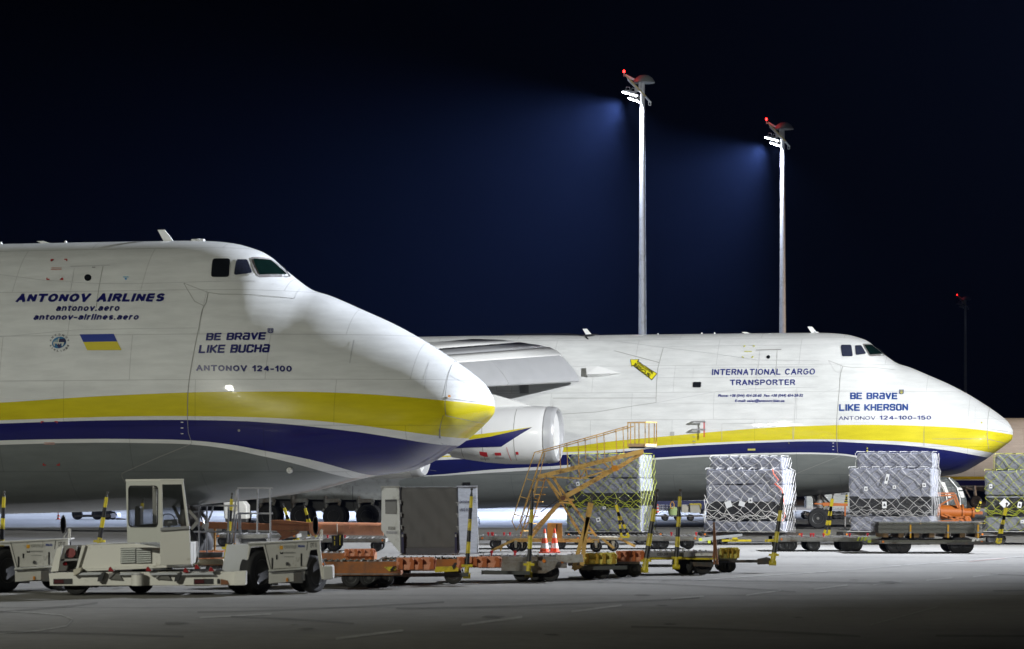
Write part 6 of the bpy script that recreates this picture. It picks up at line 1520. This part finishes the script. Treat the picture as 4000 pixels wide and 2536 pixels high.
t = thing('hose_coil', 'orange hose coil hanging at the wire cage', 'hose', (XP(2626,179.8), 179.8, 1.0)); q = MB(); q.tube([(.12*math.cos(a), .02*a/6, .22*math.sin(a)) for a in [i*.35 for i in range(40)]], .03, 6); q.build('hose', mat('hose_amber', (.7,.36,.05), .5), t, True, local=True)
c_ = cone('far traffic cone standing on a far dolly beside the wire cage', 2569, 2003, 179.6, .52)
t = thing('far_navy_stand_in', 'long dark blue box with white top edge, standing in for a navy band far behind between the netted loads', 'stand-in body', (XP(2650,215), 215, 0)); q = MB(); q.vp([(2500,1957),(2800,1954),(2800,1990),(2500,1990)], 215, 2.4); q.build('navy_body', mat('band_navy', (.015,.018,.09), .5), t); q = MB(); q.vp([(2500,1954),(2800,1951),(2800,1955),(2500,1958)], 214.9, 2.6); q.build('roof_edge', cwhite, t)  # added body in place of a navy and white band of unknown origin
for px in (2560, 2740): o = wheel('wheel', (0,0,0), .3, .3, t, n=16); o.location = (XP(px,215.2)-t['_o'][0], .3, .3)
q = MB(); q.vp([(2500,1988),(2800,1988),(2800,1996),(2500,1996)], 215.4, 1.8); q.build('navy_base', dkgrey, t)
# white freight boxes far behind the nose gear
FD = dolly('far dolly carrying the white freight boxes', 3140, 3330, 187, .42, .28, 2.0, (3155,3190,3268,3290), .26, dkgrey, 'far equipment dollies', twin=False, refl=False)
for (a, b_, lab, tx) in ((3212,3330,'white freight box behind the nose wheel, lettering starting ama','ama'),(3150,3176,'narrow white freight box just left of the lettered one',None)):
    t = thing('freight_box', lab, 'freight box', (XP((a+b_)/2,187.3), 187.3, .42), 0, 'white freight boxes on the far dolly'); q = MB(); q.vp([(a,1902),(b_,1902),(b_,1984),(a,1984)], 187.3, 1.5); o = q.build('box_shell', wrapmat('far_white_'+str(a), (.62,.65,.62), .35, .4, .8), t, bevel=.03)
    q = MB(); q.vp([(a,1978),(b_,1978),(b_,1988),(a,1988)], 187.2, .06); q.build('base_rail', cwhite, t)
    if tx: ptext(t, 'ama', 3284, 3307, 1926.5, 1933, 187.22, inkg, 'lettering', .01)
towfork(FD, (3308,1930), (3300,1966), (3308,1966), 180, .06)
q = MB(); q.vp([(3212,1980),(3232,1978),(3236,1996),(3238,2000),(3216,1998)], 176, .5); q.build('yellow_guard', yellow, FD)
# orange tow arm on the second freighter's nose gear
t = thing('nose_gear_towbar', 'orange tow arm coupled to the nose wheels of the second freighter', 'aircraft towbar', (XP(3260,148), 148, 0))
q = MB(); q.vp([(3180,1965),(3214,1966),(3215,1963),(3312,1967),(3312,1977),(3214,1977),(3214,1972),(3180,1970)], 148, .2); q.build('tow_arm', mat('vivid_orange', (.36,.095,.01), .45), t, bevel=.01)
q = MB(); q.vp([(3299,1977),(3304,1977),(3304,2020),(3299,2020)], 148, .1); q.build('support_leg', mat('vivid_orange', (.36,.095,.01), .45), t); o = wheel('castor_wheel', (0,0,0), .07, .06, t, n=14); o.location = (XP(3302,148)-t['_o'][0], .05, .07)
q = MB(); q.vp([(3299,2016),(3305,2016),(3304,2058),(3300,2058)], 148, .05); q.build('support_leg', grey, t)
# orange start unit and wrapped engine behind the third load
vo = mat('vivid_orange', (.36,.095,.01), .45)
t = thing('engine_stand', 'orange tubular transport stand behind the third netted load', 'engine stand', (XP(3730,140), 140, 0)); Y_ = 140
q = MB(); q.cyl(W(3655,2000,Y_), W(3762,2003,Y_), .36, n=20); q.cyl(W(3762,2003,Y_), W(3802,2003,Y_), .22, n=18); q.cyl(W(3755,2003,Y_), W(3762,2003,Y_), .42, n=18); q.cyl(W(3796,2003,Y_), W(3805,2003,Y_), .27, n=18); q.build('main_tube', vo, t, True)
for a_, b_ in (((3663,1936),(3730,1936)),((3663,1927),(3728,1927)),((3730,1930),(3750,1983)),((3724,1940),(3742,1983)),((3667,1975),(3725,1944)),((3676,2012),(3745,2036)),((3690,2008),(3760,2034)),((3700,2022),(3770,2020)),((3665,2036),(3735,2036)),((3762,2012),(3776,2034))):
    q = MB(); q.bar(W(*a_, Y_-.4), W(*b_, Y_-.4), .07); q.build('stand_tube', vo, t)
for px in (3762, 3774): o = wheel('castor_wheel', (0,0,0), .2, .14, t, n=18, tyre=vo, hubm=vo); o.location = (XP(px,Y_)-t['_o'][0], -.3, ZP(2030,Y_))
for px in (3680, 3790): q = MB(); q.vp([(px,2005),(px+6,2005),(px+6,2080),(px,2080)], Y_+.2, .1); q.build('stand_leg', dkgrey, t)
t = thing('wrapped_engine', 'domed spare part wrapped in clear plastic, right of the third netted load', 'wrapped part', (XP(3710,143), 143, 0))
q = MB(); Y_ = 143
prof = [(3640,1990),(3640,1880),(3664,1866),(3690,1863),(3720,1868),(3744,1886),(3762,1915),(3776,1945),(3779,1975),(3778,1990)]
q.vp(prof, Y_, 1.6); q.build('plastic_dome', wrapmat('dome_wrap', (.10,.11,.11), .2, .8, .5), t, True, bevel=.12)
for pts in ([(3664,1866),(3690,1910),(3700,1960),(3702,1990)], [(3705,1866),(3738,1905),(3750,1950),(3752,1990)]): q = MB(); q.rod(pts, Y_-.03, .035); q.build('hoop', cwhite, t, True)
for pts in ([(3672,1884),(3690,1884),(3706,1925),(3690,1926)], [(3738,1904),(3756,1906),(3760,1914),(3742,1914)], [(3746,1920),(3762,1920),(3768,1944),(3754,1944)], [(3702,1926),(3714,1928),(3714,1944),(3704,1944)]): q = MB(); q.vp(pts, Y_-.03, .02); q.build('paper_label', cwhite, t)
q = MB(); q.vp([(3640,1990),(3790,1990),(3790,2050),(3640,2050)], Y_+.1, 1.4); q.build('plinth', dkgrey, t)
for (a_, b_, lab) in (((3810,2036),(3840,2036),'low cart right of the orange stand, wheels only showing'),):
    EC = dolly(lab, 3805, 3850, 150, .5, .38, 1.2, (3812,3832), .28, dkgrey, 'far equipment dollies', twin=False, refl=False, bed=False); towfork(EC, (3832,1955), (3812,1996), (3822,1996), 149.8, .06)
    q = MB(); q.bar(W(3806,2003,149.9), W(3838,2004,149.9), .16); q.build('drawbar', vo, EC)
# third freighter's nose gear
for dx, dz in ((0,0),):
    x = XP(3824,Y3-3)-49; o = wheel('wheel', (0,0,0), .56, .45, B3, n=24); o.location = (x, -3.0, .56); o2 = wheel('wheel', (0,0,0), .56, .45, B3, n=24); o2.location = (x, -2.2, .56)
    q = MB(); q.cyl((x,-2.6,.5),(x-.1,-2.6,2.0),.16); q.bar((x,-2.6,1.6),(x-.9,-2.6,1.9),.12); q.bar((x-.5,-2.6,.9),(x-.9,-2.6,1.7),.1); q.build('landing_gear_strut', grey, B3, local=True)
# added white box, stand-in for a freighter part seen through the handrails
t = thing('white_stand_in', 'white box standing in for a part of the second freighter, behind the tall handrails', 'stand-in box', (XP(910,128), 128, 0)); Y_ = 128
q = MB(); q.vp([(872,1962),(950,1958),(964,1975),(964,2028),(876,2028)], Y_, 1.6); q.build('housing', white, t, bevel=.05)
q = MB(); q.vp([(880,2028),(960,2028),(960,2040),(880,2040)], Y_+.1, 1.3); q.build('chassis', dkgrey, t)
q = MB(); c = W(915, 1985, Y_-.02); q.lathe([(0,0),(.18,0),(.2,.05)], c, 'y', 20); q.build('box_disc', cream, t)
for px in (890, 945): o = wheel('wheel', (0,0,0), .3, .2, t, n=18); o.location = (XP(px,Y_)-t['_o'][0], .3, .3)
# ================================================================ AIR
hz = MB(); hz.box(-420, 420, -70, 880, -1, 36.5)
def hazemat():
    m = bpy.data.materials.new('haze'); m.use_nodes = True; n = m.node_tree; n.nodes.clear()
    o = n.nodes.new('ShaderNodeOutputMaterial'); v = n.nodes.new('ShaderNodeVolumePrincipled')
    v.inputs['Color'].default_value = (.26, .40, 1.0, 1); v.inputs['Density'].default_value = .000055; v.inputs['Anisotropy'].default_value = .55
    n.links.new(v.outputs[0], o.inputs['Volume']); return m
h_ = hz.build('haze', hazemat(), kind='stuff')
# tidy helper properties
for o in bpy.data.objects:
    if '_o' in o: del o['_o']
